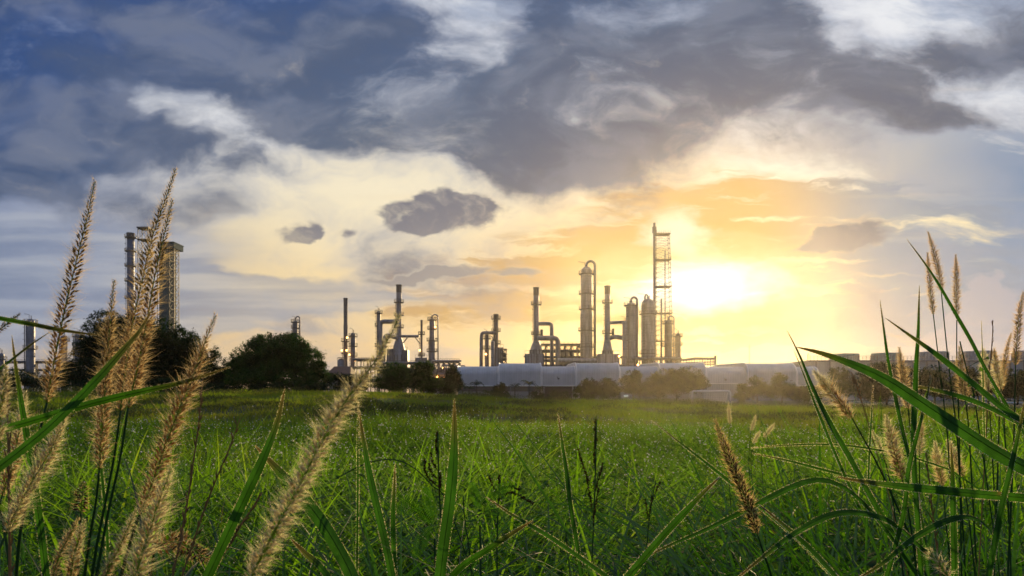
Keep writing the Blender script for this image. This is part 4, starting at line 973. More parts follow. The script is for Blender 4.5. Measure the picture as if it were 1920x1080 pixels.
for i_, (lb, lo) in enumerate([('low dark hedge at the foot of the big black tree, left half', [(165, 730, 50, 12), (225, 731, 50, 11), (195, 722, 40, 14)]), ('low dark hedge at the foot of the big black tree, right half', [(290, 731, 50, 11), (350, 731, 44, 11), (320, 723, 40, 13)]),
        ('low hedge filling the gap under the narrow dark tree', [(400, 731, 34, 10), (430, 732, 28, 9)]), ('low hedge along the foot of the round green tree', [(480, 731, 44, 10), (540, 731, 50, 10), (595, 731, 34, 10)])]):
    tree('bush', lb, lo, 93, 'leaf_dark', .2, 1.3, cat='bush', seed=50+i_, group='dark bushes along the far hedge')
# palms
def palm(label, px, top, Y, seed, fr=1.9, n=13):
    rg = random.Random(seed); x = wx(px, Y); zc = wz(top, Y)-fr*.35; root = thing('palm_tree', label, 'palm tree', (x, Y, 0), 'palms in front of the left white sheds')
    mb = MB(); lx = rg.uniform(-.3, .3); mb.tube([(x, Y, -.1), (x+lx*.6, Y, zc*.5), (x+lx, Y, zc)], [.17, .12, .09], 7); mb.build('trunk', M['bark'], root)
    parts = []; 
    for k in range(n):
        a = k*2.4+rg.uniform(-.2, .2); th = rg.uniform(.2, 1.25); cu = rg.uniform(1.6, 2.6); L = fr*rg.uniform(.8, 1.15)
        v, f, P = blades(np.array([x+lx]), np.array([Y]), np.array([zc]), np.array([a]), np.array([th]), np.array([cu]), np.array([L]), np.array([.07]), 8, 0)
        parts.append((v, f)); p = P[0]
        for i in range(1, 9):
            for tt in (0, .33, .66):
                q = p[i-1]*(1-tt)+p[i]*tt
                for s in (-1, 1):
                    v, f, _ = blades(q[:1], q[1:2], q[2:3], np.array([a+s*1.15]), np.array([-.25]), np.array([.7]), np.array([L*.26*(1.1-abs(i/8-.45))]), np.array([.07]), 2, 0)
                    parts.append((v, f))
    v, f = join(parts); bulk('crown', v, f, M['leaf_dark'], parent=root, origin=(x, Y, 0))
palm('shaggy palm at the left corner of the white sheds', 868, 719, 158, 1)
palm('palm close beside the shaggy corner palm', 878, 723, 160, 2, 1.7)
palm('tall palm with clearly arched fronds on the left shed', 895, 714, 156, 3, 2.3)
palm('shortest palm standing alone against the pale lower wall', 916, 731, 150, 4, 1.8)
palm('palm just right of the slim lamp post', 965, 719, 157, 5, 1.9)
palm('tallest palm with hooked fronds in front of the rimmed shed edge', 991, 713, 155, 6, 2.4)
palm('palm touching the left side of the dark doorway', 1013, 723, 158, 7, 1.9)
tree('bush', 'rounded tree like bush between the shortest palm and the lamp post', [(938, 730, 11, 12), (930, 738, 10, 9), (947, 740, 9, 8)], 156, 'leaf_dark', .28, 1.1, cat='bush', seed=30)
tree('bush', 'dark bush filling the doorway corner behind the palms', [(1003, 742, 10, 8), (1018, 744, 10, 7)], 158, 'leaf_dark', .26, 1.1, cat='bush', seed=31)
tree('bush', 'small dark bush in front of the big dark doorway', [(1040, 742, 12, 9), (1058, 743, 12, 8)], 150, 'leaf_dark', .26, 1.0, cat='bush', seed=32)

# ---------------------------------------------------------------- foreground: single blades, plumes, seed heads, weeds
def catmull(P, n):
    P = np.asarray(P, float); Q = np.vstack([2*P[0]-P[1], P, 2*P[-1]-P[-2]]); out = []
    seg = np.linalg.norm(np.diff(P, axis=0), axis=1); tot = seg.sum()
    for i in range(len(P)-1):
        k = max(2, int(round(n*seg[i]/tot)))
        for t in np.arange(k)/k:
            a, b, c_, d = Q[i:i+4]; out.append(.5*((2*b)+(-a+c_)*t+(2*a-5*b+4*c_-d)*t*t+(-a+3*b-3*c_+d)*t**3))
    out.append(P[-1]); return np.array(out)
def px_path(pts, Y0, Y1):
    n = len(pts); return np.array([P3(p[0], p[1], Y0+(Y1-Y0)*i/(n-1)) for i, p in enumerate(pts)])
def to_ground(P, reach=.25, n=9):
    """carry a path on from its last point down to the soil"""
    a = P[-1]; d = P[-1]-P[-2]; d = d/np.linalg.norm(d); g = -.03
    if d[2] < -.5: root = np.array([a[0]+d[0]*(a[2])*.35, a[1]+d[1]*a[2]*.3+.02, g])
    else: root = np.array([a[0]+d[0]*reach*1.6, a[1]+.08, g])
    b = a+d*min(.45*a[2], .55) if d[2] < -.5 else a+d*reach
    c_ = np.array([root[0], root[1], a[2]*.45])
    t = np.linspace(0, 1, n+1)[1:, None]
    return np.vstack([P, (1-t)**3*a+3*(1-t)**2*t*b+3*(1-t)*t*t*c_+t**3*root])
def frames(P, roll=0.0, ref=(0, -1, 0)):
    T = np.gradient(P, axis=0); T /= np.linalg.norm(T, axis=1)[:, None]
    B = np.cross(T, np.array(ref)); B /= np.maximum(1e-6, np.linalg.norm(B, axis=1))[:, None]; N = np.cross(B, T)
    c_, s_ = np.cos(roll), np.sin(roll); return T, B*c_+N*s_, N*c_-B*s_
OCT = np.array([(1, 0, 0), (-1, 0, 0), (0, 1, 0), (0, -1, 0), (0, 0, 1), (0, 0, -1)], float)
OCF = np.array([(0, 2, 4), (2, 1, 4), (1, 3, 4), (3, 0, 4), (2, 0, 5), (1, 2, 5), (3, 1, 5), (0, 3, 5)])
def hero_blade(label, pts, w_px, Y0, Y1, roll=.35, fold=.16, dewy=0.0, seed=0, group=None, mat='blade', wmax_at=.45, reach=.25):
    rg = np.random.default_rng(900+seed); P = catmull(px_path(pts, Y0, Y1), 26); nin = len(P); P = to_ground(P, reach); n = len(P)
    s = np.concatenate([[0], np.cumsum(np.linalg.norm(np.diff(P, axis=0), axis=1))]); Lin = s[nin-1]
    W = .68*w_px/FPX*(Y0+Y1)/2*np.minimum(1, (s/(Lin*wmax_at)))**.75
    W = W*np.where(s > Lin, np.maximum(.35, 1-(s-Lin)/1.6), 1)+.0004; W[0] = .0002
    T, B, N = frames(P, roll); tw = rg.uniform(-.5, .5)*np.sin(s/s[-1]*3)
    B, N = B*np.cos(tw)[:, None]+N*np.sin(tw)[:, None], N*np.cos(tw)[:, None]-B*np.sin(tw)[:, None]
    wav = (np.sin(s*55+rg.random()*6)*.05)[:, None]
    cols = [(-1, 0), (-.5, .5), (0, 1.0), (.5, .5), (1, 0)]
    V = np.stack([P+B*(W/2*a)[:, None]+N*(W*fold*b)[:, None]+N*(W[:, None]*wav*(abs(a) > .7)) for a, b in cols], 1).reshape(-1, 3)
    m = 5; i = np.arange(n-1)[:, None]*m; j = np.arange(m-1)[None]; a = (i+j).ravel(); F = np.stack([a, a+1, a+1+m, a+m], 1)
    rx, ry, _ = P[-1]; root = thing('grass_blade', label, 'grass_blade', (rx, ry, 0), group)  # each one is a single long blade of grass, not a reed plant
    bulk('leaf_blade', V, F, M[mat], parent=root, origin=(rx, ry, 0), smooth=True, across=np.tile([-1, -.5, 0, .5, 1], n), along=np.repeat(1-s/s[-1], 5))
    # fine pale hairs on both edges, added to give a bright rim glow
    k = int(Lin/.0011)*2; q = rg.random(k)*Lin; sg = np.where(rg.random(k) < .5, 1., -1.)
    I_ = lambda X: np.stack([np.interp(q, s, X[:, z]) for z in range(3)], 1)
    e0 = I_(P)+I_(B)*(np.interp(q, s, W)/2*sg)[:, None]; dr = I_(B)*sg[:, None]-I_(T)*.5+rg.normal(size=(k, 3))*.25; tv = I_(T)*.00022*(Y0+Y1)/2
    hv = np.stack([e0-tv, e0+tv, e0+dr*(rg.uniform(.0008, .0020, k)*(Y0+Y1)/2)[:, None]], 1).reshape(-1, 3)
    bulk('edge_hairs', hv, np.arange(k*3).reshape(-1, 3), M['brs_pale'], parent=root, origin=(rx, ry, 0))
    rb = MB(); rb.tube([tuple(p) for p in (P[2::2]+(N*(W*fold)[:, None]*1.02)[2::2])], [max(.0003, x*.030) for x in W[2::2]], 5); rb.build('midrib', M['blade'], root, smooth=True)
    if dewy:
        k = int(dewy*Lin*800); q = rg.random(k)*Lin; sd_ = np.where(rg.random(k) < .8, 1, -1)*(1 if dewy > 0 else 1)
        c_ = np.stack([np.interp(q, s, P[:, z]) for z in range(3)], 1); bb = np.stack([np.interp(q, s, B[:, z]) for z in range(3)], 1); ww = np.interp(q, s, W)
        lowside = np.sign(np.where(bb[:, 2] > 0, -1, 1)); lowside = np.where(rg.random(k) < .75, lowside, -lowside)
        c_ = c_+bb*(ww/2*lowside)[:, None]; r = rg.uniform(.00035, .0010, k)*(Y0+Y1)/2/1.3
        V = (c_[:, None]+OCT[None]*r[:, None, None]).reshape(-1, 3); F = (OCF[None]+np.arange(k)[:, None, None]*6).reshape(-1, 3)
        o = bulk('dew', V, F, M['dew'], parent=root, origin=(rx, ry, 0), smooth=True); o['kind'] = 'stuff'
    return root
def plume_mats(k, a, b, c_, br, tr=.45):
    M['spk_'+k] = leaf_mat(k+'_spikelets', [(0, tuple(.6*q for q in a)), (.5, tuple(.7*q for q in b)), (1, tuple(.85*q for q in c_))], .45, tuple(min(1, 1.5*q) for q in c_), .03, .5)
    M['brs_'+k] = leaf_mat(k+'_bristles', [(0, tuple(.6*q for q in br)), (1, tuple(.8*q for q in br))], .8, tuple(min(1, 1.25*q) for q in br), .03, .45)
plume_mats('olive', (.13, .085, .015), (.26, .17, .03), (.38, .27, .06), (.70, .54, .26))
plume_mats('rose', (.24, .13, .04), (.46, .28, .09), (.66, .44, .16), (.92, .66, .34))
plume_mats('pale', (.70, .46, .18), (.94, .70, .34), (.98, .82, .48), (1, .84, .46))
plume_mats('dark', (.05, .03, .010), (.09, .055, .018), (.15, .10, .03), (.88, .58, .24))
M['stem'] = leaf_mat('grass_stem', [(0, (.02, .06, .02)), (1, (.035, .09, .025))], .15, (.05, .2, .02), .06, .4)
M['drystem'] = leaf_mat('dry_stem', [(0, (.20, .12, .05)), (1, (.30, .19, .08))], .2, (.4, .25, .1), .04, .5)
M['rachis'] = leaf_mat('plume_axis', [(0, (.14, .22, .02)), (1, (.20, .28, .03))], .2, (.3, .35, .05), .05, .5)
def plume(label, pts, Y0, Y1, w_px, kinds=('rose', 'rose'), stem=None, seed=0, halo=2.3, dens=1.0, group='grass seed plumes', up=.85, slen=1.0, bl=1.0, stem_r=1.0, cat='grass plume', brk=1.0, dryst=False):
    """bristly seed head: spikelets spiralling round an axis, long fine bristles; stem carried to the ground"""
    rg = np.random.default_rng(300+seed); A = catmull(px_path(pts, Y0, Y1), 40)
    s = np.concatenate([[0], np.cumsum(np.linalg.norm(np.diff(A, axis=0), axis=1))]); L = s[-1]
    T, B, N = frames(A); R = .86*w_px/FPX*(Y0+Y1)/2/2
    ys = Y1
    if stem: St = catmull(np.vstack([A[-1:], px_path([pts[-1]]+stem, Y1, Y1+.03)[1:]]), 14)
    else: St = np.vstack([A[-1], A[-1]+(A[-1]-A[-2])/np.linalg.norm(A[-1]-A[-2])*.03])
    St = to_ground(St)
    rx, ry, _ = St[-1]; root = thing('grass_plume', label, cat, (rx, ry, 0), group)
    mb = MB(); mb.tube([tuple(p) for p in St], [stem_r*(.0011+.0012*i/len(St)) for i in range(len(St))], 6); mb.build('stem', M['drystem' if dryst else 'stem'], root, smooth=True)
    mb = MB(); mb.tube([tuple(p) for p in A], list(np.linspace(.0004, .0010, len(A))), 5); mb.build('axis', M['rachis'], root, smooth=True)
    step = .00075/dens*(R/.010)**.6; K = int(L/step); q = np.linspace(.002*L, L, K); ang = np.arange(K)*2.39996+rg.uniform(-.3, .3, K)
    I = lambda X: np.stack([np.interp(q, s, X[:, z]) for z in range(3)], 1)
    c_, t_, b_, n_ = I(A), -I(T), I(B), I(N)
    t_ /= np.linalg.norm(t_, axis=1)[:, None]
    out = b_*np.cos(ang)[:, None]+n_*np.sin(ang)[:, None]
    f = q/L; env = np.clip(f/.40, .12, 1)**.6*np.clip((1.04-f)/.10, .35, 1)
    al = up*rg.uniform(.8, 1.25, K)*(.45+.55*env)
    d = out*np.sin(al)[:, None]+t_*np.cos(al)[:, None]
    ln = R*.92*env*rg.uniform(.7, 1.15, K)*slen; wd = ln*.085+.0003
    base = c_+out*.0006; side = np.cross(d, out); side /= np.maximum(1e-6, np.linalg.norm(side, axis=1))[:, None]; nn = np.cross(d, side)
    pts4 = [base+d*(ln*.12)[:, None], base+d*(ln*.6)[:, None]+side*wd[:, None], base+d*(ln*.6)[:, None]+nn*wd[:, None], base+d*(ln*.6)[:, None]-side*wd[:, None], base+d*(ln*.6)[:, None]-nn*wd[:, None], base+d*ln[:, None]]
    V = np.stack(pts4, 1).reshape(-1, 3); fc = np.array([(0, 1, 2), (0, 2, 3), (0, 3, 4), (0, 4, 1), (5, 2, 1), (5, 3, 2), (5, 4, 3), (5, 1, 4)])
    F = (fc[None]+np.arange(K)[:, None, None]*6).reshape(-1, 3)
    mi = np.repeat((rg.random(K) < np.clip(f*1.6-.25, 0, 1)).astype(int), 8)
    bulk('seed_head', V, F, [M['spk_'+kinds[0]], M['spk_'+kinds[1]]], parent=root, origin=(rx, ry, 0), mi=mi)
    kb = max(2, int(8*brk)); i = np.repeat(np.arange(K), kb); KB = len(i)
    dd = d[i]+rg.normal(size=(KB, 3))*.33+out[i]*.12; dd /= np.linalg.norm(dd, axis=1)[:, None]
    bln = ln[i]*rg.uniform(.7, 1.3, KB)*halo*bl*np.where(rg.random(KB) < .18, 1.5, 1); bw = .00011*((Y0+Y1)/2/.6)
    st_ = base[i]+d[i]*(ln[i]*rg.uniform(.1, .9, KB))[:, None]*.8
    sv = np.cross(dd, rg.normal(size=(KB, 3))); sv /= np.linalg.norm(sv, axis=1)[:, None]
    e = st_+dd*bln[:, None]*.6+rg.normal(size=(KB, 3))*(bln*.03)[:, None]
    V = np.stack([st_-sv*bw, st_+sv*bw, e], 1).reshape(-1, 3); F = np.arange(KB*3).reshape(-1, 3)
    bulk('bristles', V, F, [M['brs_'+kinds[0]], M['brs_'+kinds[1]]], parent=root, origin=(rx, ry, 0), mi=mi[::8][i])
    return root

# left cluster
plume('tall olive plume at far left reaching above the leftmost columns', [(178, 340), (163, 410), (147, 475), (125, 565), (105, 660), (88, 755)], .66, .68, 44, ('olive', 'rose'), [(70, 830), (52, 930), (38, 1000), (30, 1085)], 1, bl=1.1)
plume('tallest plume of the central left pair, tip above the blue chimney', [(329, 318), (310, 375), (287, 440), (268, 520), (250, 600), (236, 690), (226, 770)], .72, .72, 42, ('olive', 'rose'), [(215, 850), (200, 930), (182, 1020), (172, 1085)], 2)
plume('plume leaning against the tallest one with slightly lower tip', [(323, 376), (308, 440), (290, 520), (276, 600), (260, 680), (240, 765)], .69, .70, 44, ('olive', 'rose'), [(225, 860), (203, 960), (180, 1085)], 3)
plume('slim straight plume crossing the black tree left of the tall pair', [(214, 526), (208, 590), (203, 650), (197, 730), (191, 810), (186, 882)], .72, .72, 40, ('olive', 'rose'), [(180, 940), (168, 1010), (158, 1085)], 4)
plume('leaning rosy plume with tip beside the narrow dark tree', [(404, 592), (385, 640), (365, 695), (335, 770), (305, 850), (282, 915), (262, 965)], .60, .60, 50, ('rose', 'rose'), [(248, 1005), (238, 1040), (226, 1085)], 5)
plume('fluffy cream plume rising from the bottom edge beside a rosy one', [(321, 880), (302, 930), (284, 985), (266, 1040), (246, 1110)], .55, .55, 60, ('pale', 'pale'), None, 6, bl=1.1)
plume('pale furry plume leaning at the left under two crossing blades', [(127, 768), (110, 812), (92, 850), (62, 900), (30, 960), (12, 1000)], .62, .62, 44, ('pale', 'pale'), None, 7, dens=1.3)
plume('short pale plume at the bottom left with loose spikelets', [(158, 975), (148, 1010), (138, 1050), (128, 1110)], .60, .60, 28, ('pale', 'rose'), None, 8)
plume('thin pale plume between rosy stems at the bottom left', [(256, 955), (240, 990), (222, 1030), (198, 1080), (190, 1110)], .62, .62, 26, ('pale', 'rose'), None, 9)
plume('brownish slim plume low at left of the short pale one', [(147, 972), (130, 1005), (112, 1040), (96, 1095)], .70, .70, 22, ('rose', 'rose'), None, 10)
plume('blurred pale plume cut by the left photo edge', [(12, 688), (6, 730), (0, 775), (-6, 830)], .50, .50, 34, ('pale', 'pale'), None, 11)
plume('faint pale plume behind the crossing blades at left', [(48, 735), (42, 775), (34, 820), (22, 870), (4, 930)], .85, .85, 34, ('pale', 'rose'), None, 12)
plume('brown plume tip pointing in from the left edge', [(38, 588), (22, 600), (4, 614), (-24, 632), (-50, 655)], .62, .62, 20, ('rose', 'dark'), None, 13, halo=1.6)
plume('big blurred cream plume arching from bottom centre left up to the bulging heater', [(746, 592), (738, 618), (722, 645), (700, 682), (664, 730), (622, 792), (583, 868), (545, 942), (505, 1015), (462, 1100)], .46, .44, 92, ('pale', 'pale'), None, 14, up=1.05, bl=.85, brk=1.8, dens=1.5, slen=.62)
plume('dark bristly seed head lying low beside the cream plume', [(392, 1062), (372, 1036), (345, 1022), (315, 1016), (290, 1030)], .80, .82, 62, ('dark', 'rose'), [(285, 1060), (280, 1100)], 15, halo=1.3, up=1.3, dens=1.3, slen=.9)
plume('small dark burr like seed head above the short pale plume', [(156, 905), (155, 922), (153, 940), (152, 962)], .95, .95, 42, ('dark', 'dark'), [(150, 1000), (146, 1085)], 16, halo=1.2, up=1.3, slen=.9)
# centre right and right
plume('dark brown plume with glowing rosy fringe standing right of centre', [(1341, 787), (1352, 820), (1366, 855), (1381, 890), (1396, 928), (1410, 965), (1421, 1003)], .95, .95, 38, ('dark', 'dark'), [(1431, 1035), (1440, 1060), (1448, 1085)], 20, up=.8, dens=1.25, halo=1.7)
plume('golden drooping plume below the left corner of the grey building', [(1526, 696), (1540, 712), (1556, 732), (1575, 755), (1598, 785)], 1.15, 1.15, 34, ('pale', 'rose'), [(1615, 815), (1650, 880), (1700, 990)], 21, up=.8, dens=1.2)
plume('tallest thin brown plume of the upper right trio', [(1740, 435), (1748, 462), (1757, 495), (1762, 522), (1765, 548)], 1.5, 1.5, 17, ('dark', 'rose'), [(1774, 640), (1783, 720), (1793, 800), (1800, 900)], 22)
plume('thin brown plume left of and below the tallest of the trio', [(1739, 474), (1742, 510), (1745, 550), (1750, 590)], 1.5, 1.5, 15, ('dark', 'rose'), [(1757, 650), (1765, 720), (1775, 800), (1782, 900)], 23)
plume('thin upright brown plume at the right of the upper trio', [(1792, 478), (1793, 515), (1793, 555), (1794, 594)], 1.5, 1.5, 16, ('dark', 'rose'), [(1794, 680), (1797, 760), (1800, 900)], 24)
plume('brown plume bending at the right photo edge', [(1919, 548), (1912, 585), (1908, 620), (1906, 655), (1904, 685)], 1.25, 1.25, 19, ('dark', 'dark'), [(1903, 740), (1900, 850), (1895, 960)], 25)
plume('rosy plume between two upright blades under the fan drums', [(1686, 652), (1690, 680), (1694, 710), (1699, 742), (1703, 768)], 1.3, 1.3, 22, ('rose', 'rose'), [(1708, 820), (1712, 900), (1716, 960)], 26)
plume('dark olive plume in front of the fourth fan drum', [(1799, 650), (1801, 685), (1804, 715), (1810, 750)], 1.5, 1.5, 22, ('olive', 'olive'), [(1816, 800), (1822, 900)], 27)
plume('pale rosy plume at right between broad blades', [(1864, 654), (1867, 680), (1871, 705), (1877, 730)], 1.5, 1.5, 20, ('rose', 'pale'), [(1882, 780), (1888, 900)], 28)
plume('blurred pale plume behind the round backlit leaves', [(1844, 655), (1846, 685), (1849, 712), (1853, 735)], 1.9, 1.9, 20, ('pale', 'pale'), [(1857, 790), (1862, 880)], 29)
plume('dark rimmed plume just inside the right edge above the blades', [(1896, 625), (1888, 655), (1880, 700), (1876, 735)], 1.6, 1.6, 13, ('dark', 'dark'), [(1874, 780), (1870, 900)], 30)
plume('glowing pale plume standing right of the tall slanted blade', [(1662, 780), (1669, 815), (1678, 850), (1692, 900)], 1.15, 1.15, 32, ('pale', 'rose'), [(1702, 950), (1712, 1020), (1720, 1085)], 31, dens=1.3)
plume('short glowing plume behind the widest upright blade', [(1727, 790), (1725, 820), (1724, 855)], 1.6, 1.6, 22, ('rose', 'pale'), [(1724, 920), (1724, 980)], 32)
plume('small glowing plume below the broad arching blade', [(1753, 828), (1757, 855), (1762, 885), (1768, 912)], 1.6, 1.6, 22, ('pale', 'rose'), [(1772, 960), (1778, 1020)], 33)
plume('small leaning plume right of the other small glowing one', [(1776, 826), (1786, 845), (1796, 868), (1806, 895)], 1.6, 1.6, 22, ('pale', 'rose'), [(1814, 950), (1822, 1020)], 34)
plume('wispy white seed head at the bottom edge under the blades', [(1742, 1030), (1752, 1045), (1765, 1062), (1782, 1090)], .8, .8, 40, ('pale', 'pale'), None, 35, dens=.5)
plume('small loose pale seed head halfway up behind the drooping plume', [(1636, 808), (1643, 822), (1650, 838), (1656, 852)], 1.5, 1.5, 14, ('pale', 'pale'), [(1668, 900), (1680, 980)], 36, dens=.6)
for i_, (lb, p_, Yd_) in enumerate([('tiny backlit plume directly below the football goal post', [(1366, 756), (1367, 775), (1369, 795)], 3.2), ('tiny backlit plume leaning, the upper of the two right of the goal', [(1417, 778), (1413, 792), (1408, 808)], 3.6),
                           ('tiny backlit plume, lowest of the small far group', [(1425, 808), (1419, 819), (1412, 832)], 3.6), ('tiny backlit plume, rightmost and most slanted of the far group', [(1452, 794), (1443, 806), (1432, 820)], 3.6)]):
    plume(lb, p_, Yd_, Yd_, 8, ('pale', 'pale'), [(p_[-1][0]-4, 860), (p_[-1][0]-2, 900)], 40+i_, group='tiny backlit plumes beyond the near grass')

# single long blades
HB = [
 ('dark blade entering at the left edge across the tall olive plume', [(187, 628), (150, 624), (110, 618), (60, 608), (0, 597), (-40, 590)], 11, .62, .55, 0.2, 0, 0),
 ('narrow blade slanting up beside the far left column', [(96, 621), (60, 645), (20, 676), (-30, 715)], 6, .7, .62, .3, 0, 0),
 ('long dark blade rising to the right across the plume pair', [(286, 578), (262, 620), (232, 655), (185, 708), (130, 765), (70, 820), (0, 875), (-50, 915)], 22, .58, .48, .3, 0, 0),
 ('blade running right across the left plumes to the dark tree', [(432, 688), (390, 702), (330, 720), (260, 735), (170, 757), (90, 780), (0, 806), (-60, 820)], 19, .62, .52, .5, 0, 0),
 ('upright blade at far left behind the crossing blades', [(22, 628), (30, 690), (44, 780), (62, 890), (76, 990), (88, 1090)], 17, .7, .66, .4, 0, .3),
 ('long tapering blade leaning right below the round green tree', [(534, 728), (520, 790), (495, 855), (460, 930), (420, 1015), (385, 1090)], 26, .85, .78, .3, .0, 0),
 ('broad blade leaning left behind the big cream plume', [(478, 835), (520, 880), (565, 930), (610, 990), (650, 1060), (665, 1095)], 34, .95, .85, .4, .0, 0),
 ('widest upright dagger like blade near the picture centre', [(852, 748), (852, 800), (850, 870), (842, 950), (832, 1020), (824, 1090)], 30, .85, .80, .25, 0, .15),
 ('slim blade curving down between cream plume and dagger blade', [(673, 768), (682, 830), (694, 895), (710, 965), (725, 1030), (737, 1090)], 20, .95, .90, .4, .0, .4),
 ('hair thin upright grass left of the curving slim blade', [(672, 750), (671, 820), (671, 900), (670, 990), (669, 1085)], 5, 1.0, .98, .3, 0, 0),
 ('short upright blade right of the curving slim one', [(741, 870), (739, 920), (737, 980), (740, 1085)], 13, 1.1, 1.08, .4, 0, .3),
 ('bent blade sloping down at bottom left of centre', [(545, 1010), (575, 1040), (600, 1062), (625, 1095)], 16, .9, .85, .5, 0, .3),
 ('bright blade leaning slightly in the grass right of centre', [(1046, 775), (1054, 830), (1062, 885), (1070, 950), (1080, 1010), (1088, 1060)], 16, 1.3, 1.25, .5, 0, .3),
 ('long thin blade crossing the bottom centre down to the right', [(912, 932), (960, 965), (1020, 1000), (1080, 1040), (1150, 1090)], 11, 1.0, .9, .4, 0, .8),
 ('dark blade slanting up left to right at bottom centre', [(1000, 975), (960, 1000), (915, 1030), (868, 1060), (835, 1095)], 22, .9, .85, .5, 0, 0),
 ('thin stiff blade slanting to the dark brown plume from the left', [(1222, 788), (1262, 820), (1310, 857), (1370, 905), (1430, 955), (1500, 1015), (1570, 1090)], 10, 1.1, .95, .4, 0, 1),
 ('glowing edged blade rising right from the bottom under the dark plume', [(1352, 892), (1318, 925), (1275, 970), (1225, 1025), (1170, 1090)], 22, 1.0, .92, .3, 0, 2),
 ('pale arching blade with its crest right of the dark plume', [(1180, 1060), (1250, 1025), (1330, 990), (1410, 950), (1480, 915), (1530, 900), (1580, 912), (1630, 955), (1680, 1020)], 18, .95, 1.0, .9, 0, .6),
 ('second pale arching blade drooping at bottom right', [(1375, 1090), (1430, 1045), (1490, 1000), (1560, 965), (1620, 963), (1680, 985), (1740, 1040)], 20, .85, .95, .9, 0, .6),
 ('long blade bending over at the lower right with pale crest', [(1590, 1095), (1650, 1060), (1720, 1005), (1790, 972), (1835, 975), (1862, 1010), (1870, 1070)], 18, .85, .95, .8, 0, .5),
 ('broad arching blade, the widest in the right cluster', [(1490, 650), (1540, 662), (1600, 684), (1660, 712), (1730, 758), (1800, 805), (1870, 850), (1935, 885), (1990, 915)], 40, 1.0, .80, .25, 0, 1.6),
 ('long slanted blade left of the drooping golden plume', [(1476, 620), (1500, 668), (1525, 730), (1560, 800), (1600, 870), (1640, 945), (1690, 1030)], 17, 1.15, 1.0, .35, 0, 1.3),
 ('twin slender blade beside the long slanted one', [(1488, 655), (1512, 715), (1535, 775), (1570, 860), (1610, 950)], 11, 1.2, 1.1, .5, 0, 1.3),
 ('upright tapering blade left of the rosy plume', [(1650, 562), (1658, 625), (1668, 690), (1682, 760), (1698, 830), (1715, 900), (1728, 980)], 17, 1.15, 1.05, .3, 0, 1),
 ('tall straight vertical blade in the right cluster', [(1724, 535), (1722, 610), (1718, 690), (1714, 780), (1713, 870), (1720, 960), (1728, 1090)], 24, 1.1, .95, .25, 0, 1.2),
 ('tallest slanted blade reaching up across the thin plumes', [(1700, 448), (1735, 495), (1770, 550), (1810, 620), (1850, 695), (1890, 765), (1925, 820)], 17, 1.1, .95, .3, 0, .8),
 ('blade crossing from the vertical blade down to the right edge', [(1660, 596), (1705, 628), (1760, 668), (1820, 715), (1880, 765), (1935, 800)], 20, 1.05, .92, .3, 0, .8),
 ('narrower blade running under the others to the right edge', [(1680, 722), (1730, 727), (1790, 740), (1850, 762), (1905, 790), (1960, 815)], 17, 1.1, 1.0, .4, 0, .8),
 ('twisted blade crossing behind the tall vertical one', [(1747, 690), (1738, 745), (1722, 805), (1705, 875), (1696, 950), (1680, 1020), (1660, 1090)], 21, 1.0, .9, .5, 0, .8),
 ('dark horizontal blade along the right side below the arching ones', [(1562, 893), (1620, 903), (1690, 912), (1770, 920), (1850, 928), (1940, 935)], 22, .95, .85, .3, 0, 1.5),
 ('dark blade leaning right at the lower right corner', [(1925, 735), (1912, 800), (1895, 880), (1876, 960), (1852, 1090)], 22, .80, .75, .3, 0, .8),
 ('thin nearly level blade left of the right cluster', [(1408, 840), (1470, 835), (1540, 833), (1610, 838), (1700, 855), (1780, 880)], 5, 1.3, 1.3, .4, 0, 0),
 ('thin dark blade drooping below the level one', [(1410, 850), (1470, 862), (1540, 880), (1600, 895), (1660, 910)], 7, 1.3, 1.3, .4, 0, 0),
 ('slanting blade running from the dark plume toward lower right', [(1422, 945), (1470, 985), (1520, 1030), (1575, 1090)], 14, .95, .85, .4, 0, 2),
 ('upright blade with blunt tip in the lower right grass', [(1783, 825), (1786, 900), (1788, 980), (1790, 1090)], 20, 1.05, 1.0, .2, 0, .4),
 ('thin upright blade below the second fan drum', [(1637, 722), (1634, 780), (1630, 850), (1628, 910)], 6, 1.4, 1.35, .3, 0, .5),
 ('slender blade rising left of the far right plume', [(1840, 600), (1842, 660), (1844, 740), (1846, 840)], 5, 1.5, 1.5, .3, 0, 0),
 ('yellow green blade curving at the lower left corner', [(182, 760), (185, 830), (192, 900), (200, 990), (204, 1090)], 7, .9, .85, .4, 0, 0),
]
for i_, (lb, p_, w_, a_, b_, ro, gm, dw) in enumerate(HB):
    hero_blade(lb, p_, w_, a_, b_, roll=ro, dewy=dw, seed=i_)

# tall loose grass behind the single blades on either side (nobody could count it)
def clump(label, N, x0, x1, y0, y1, L0, L1, w0, w1, seed, th=(1.0, 1.5), cu=(.2, 1.6), apex=(780, 1070)):
    rg = np.random.default_rng(seed); y = rg.uniform(y0, y1, N); x = wx(rg.uniform(x0, x1, N), y)
    L = rg.uniform(L0, L1, N)
    ph, t0, c0, w_, tw = rg.random(N)*6.283, rg.uniform(*th, N), rg.uniform(*cu, N), rg.uniform(w0, w1, N), rg.uniform(-1, 1, N)
    if not L1:
        pt = rg.uniform(*apex, N); zt = EYE-(pt-740)/1280*y; _, _, P = blades(0*x, 0*x, 0*x, ph, t0, c0, np.ones(N), w_, 12, .18, 1.5, tw); L = np.minimum(zt/P[:, :, 2].max(1), 1.9)
    V, F, P = blades(x, y, ground_z(x, y)-.02, ph, t0, c0, L, w_, 12, .18, 1.5, tw)
    tag(bulk('tall_grass', V, F, M['blade'], smooth=True, across=np.tile([-1, 0, 1], N*13), along=np.tile(np.repeat(np.linspace(0, 1, 13), 3), N)), label, 'grass', kind='stuff'); return P
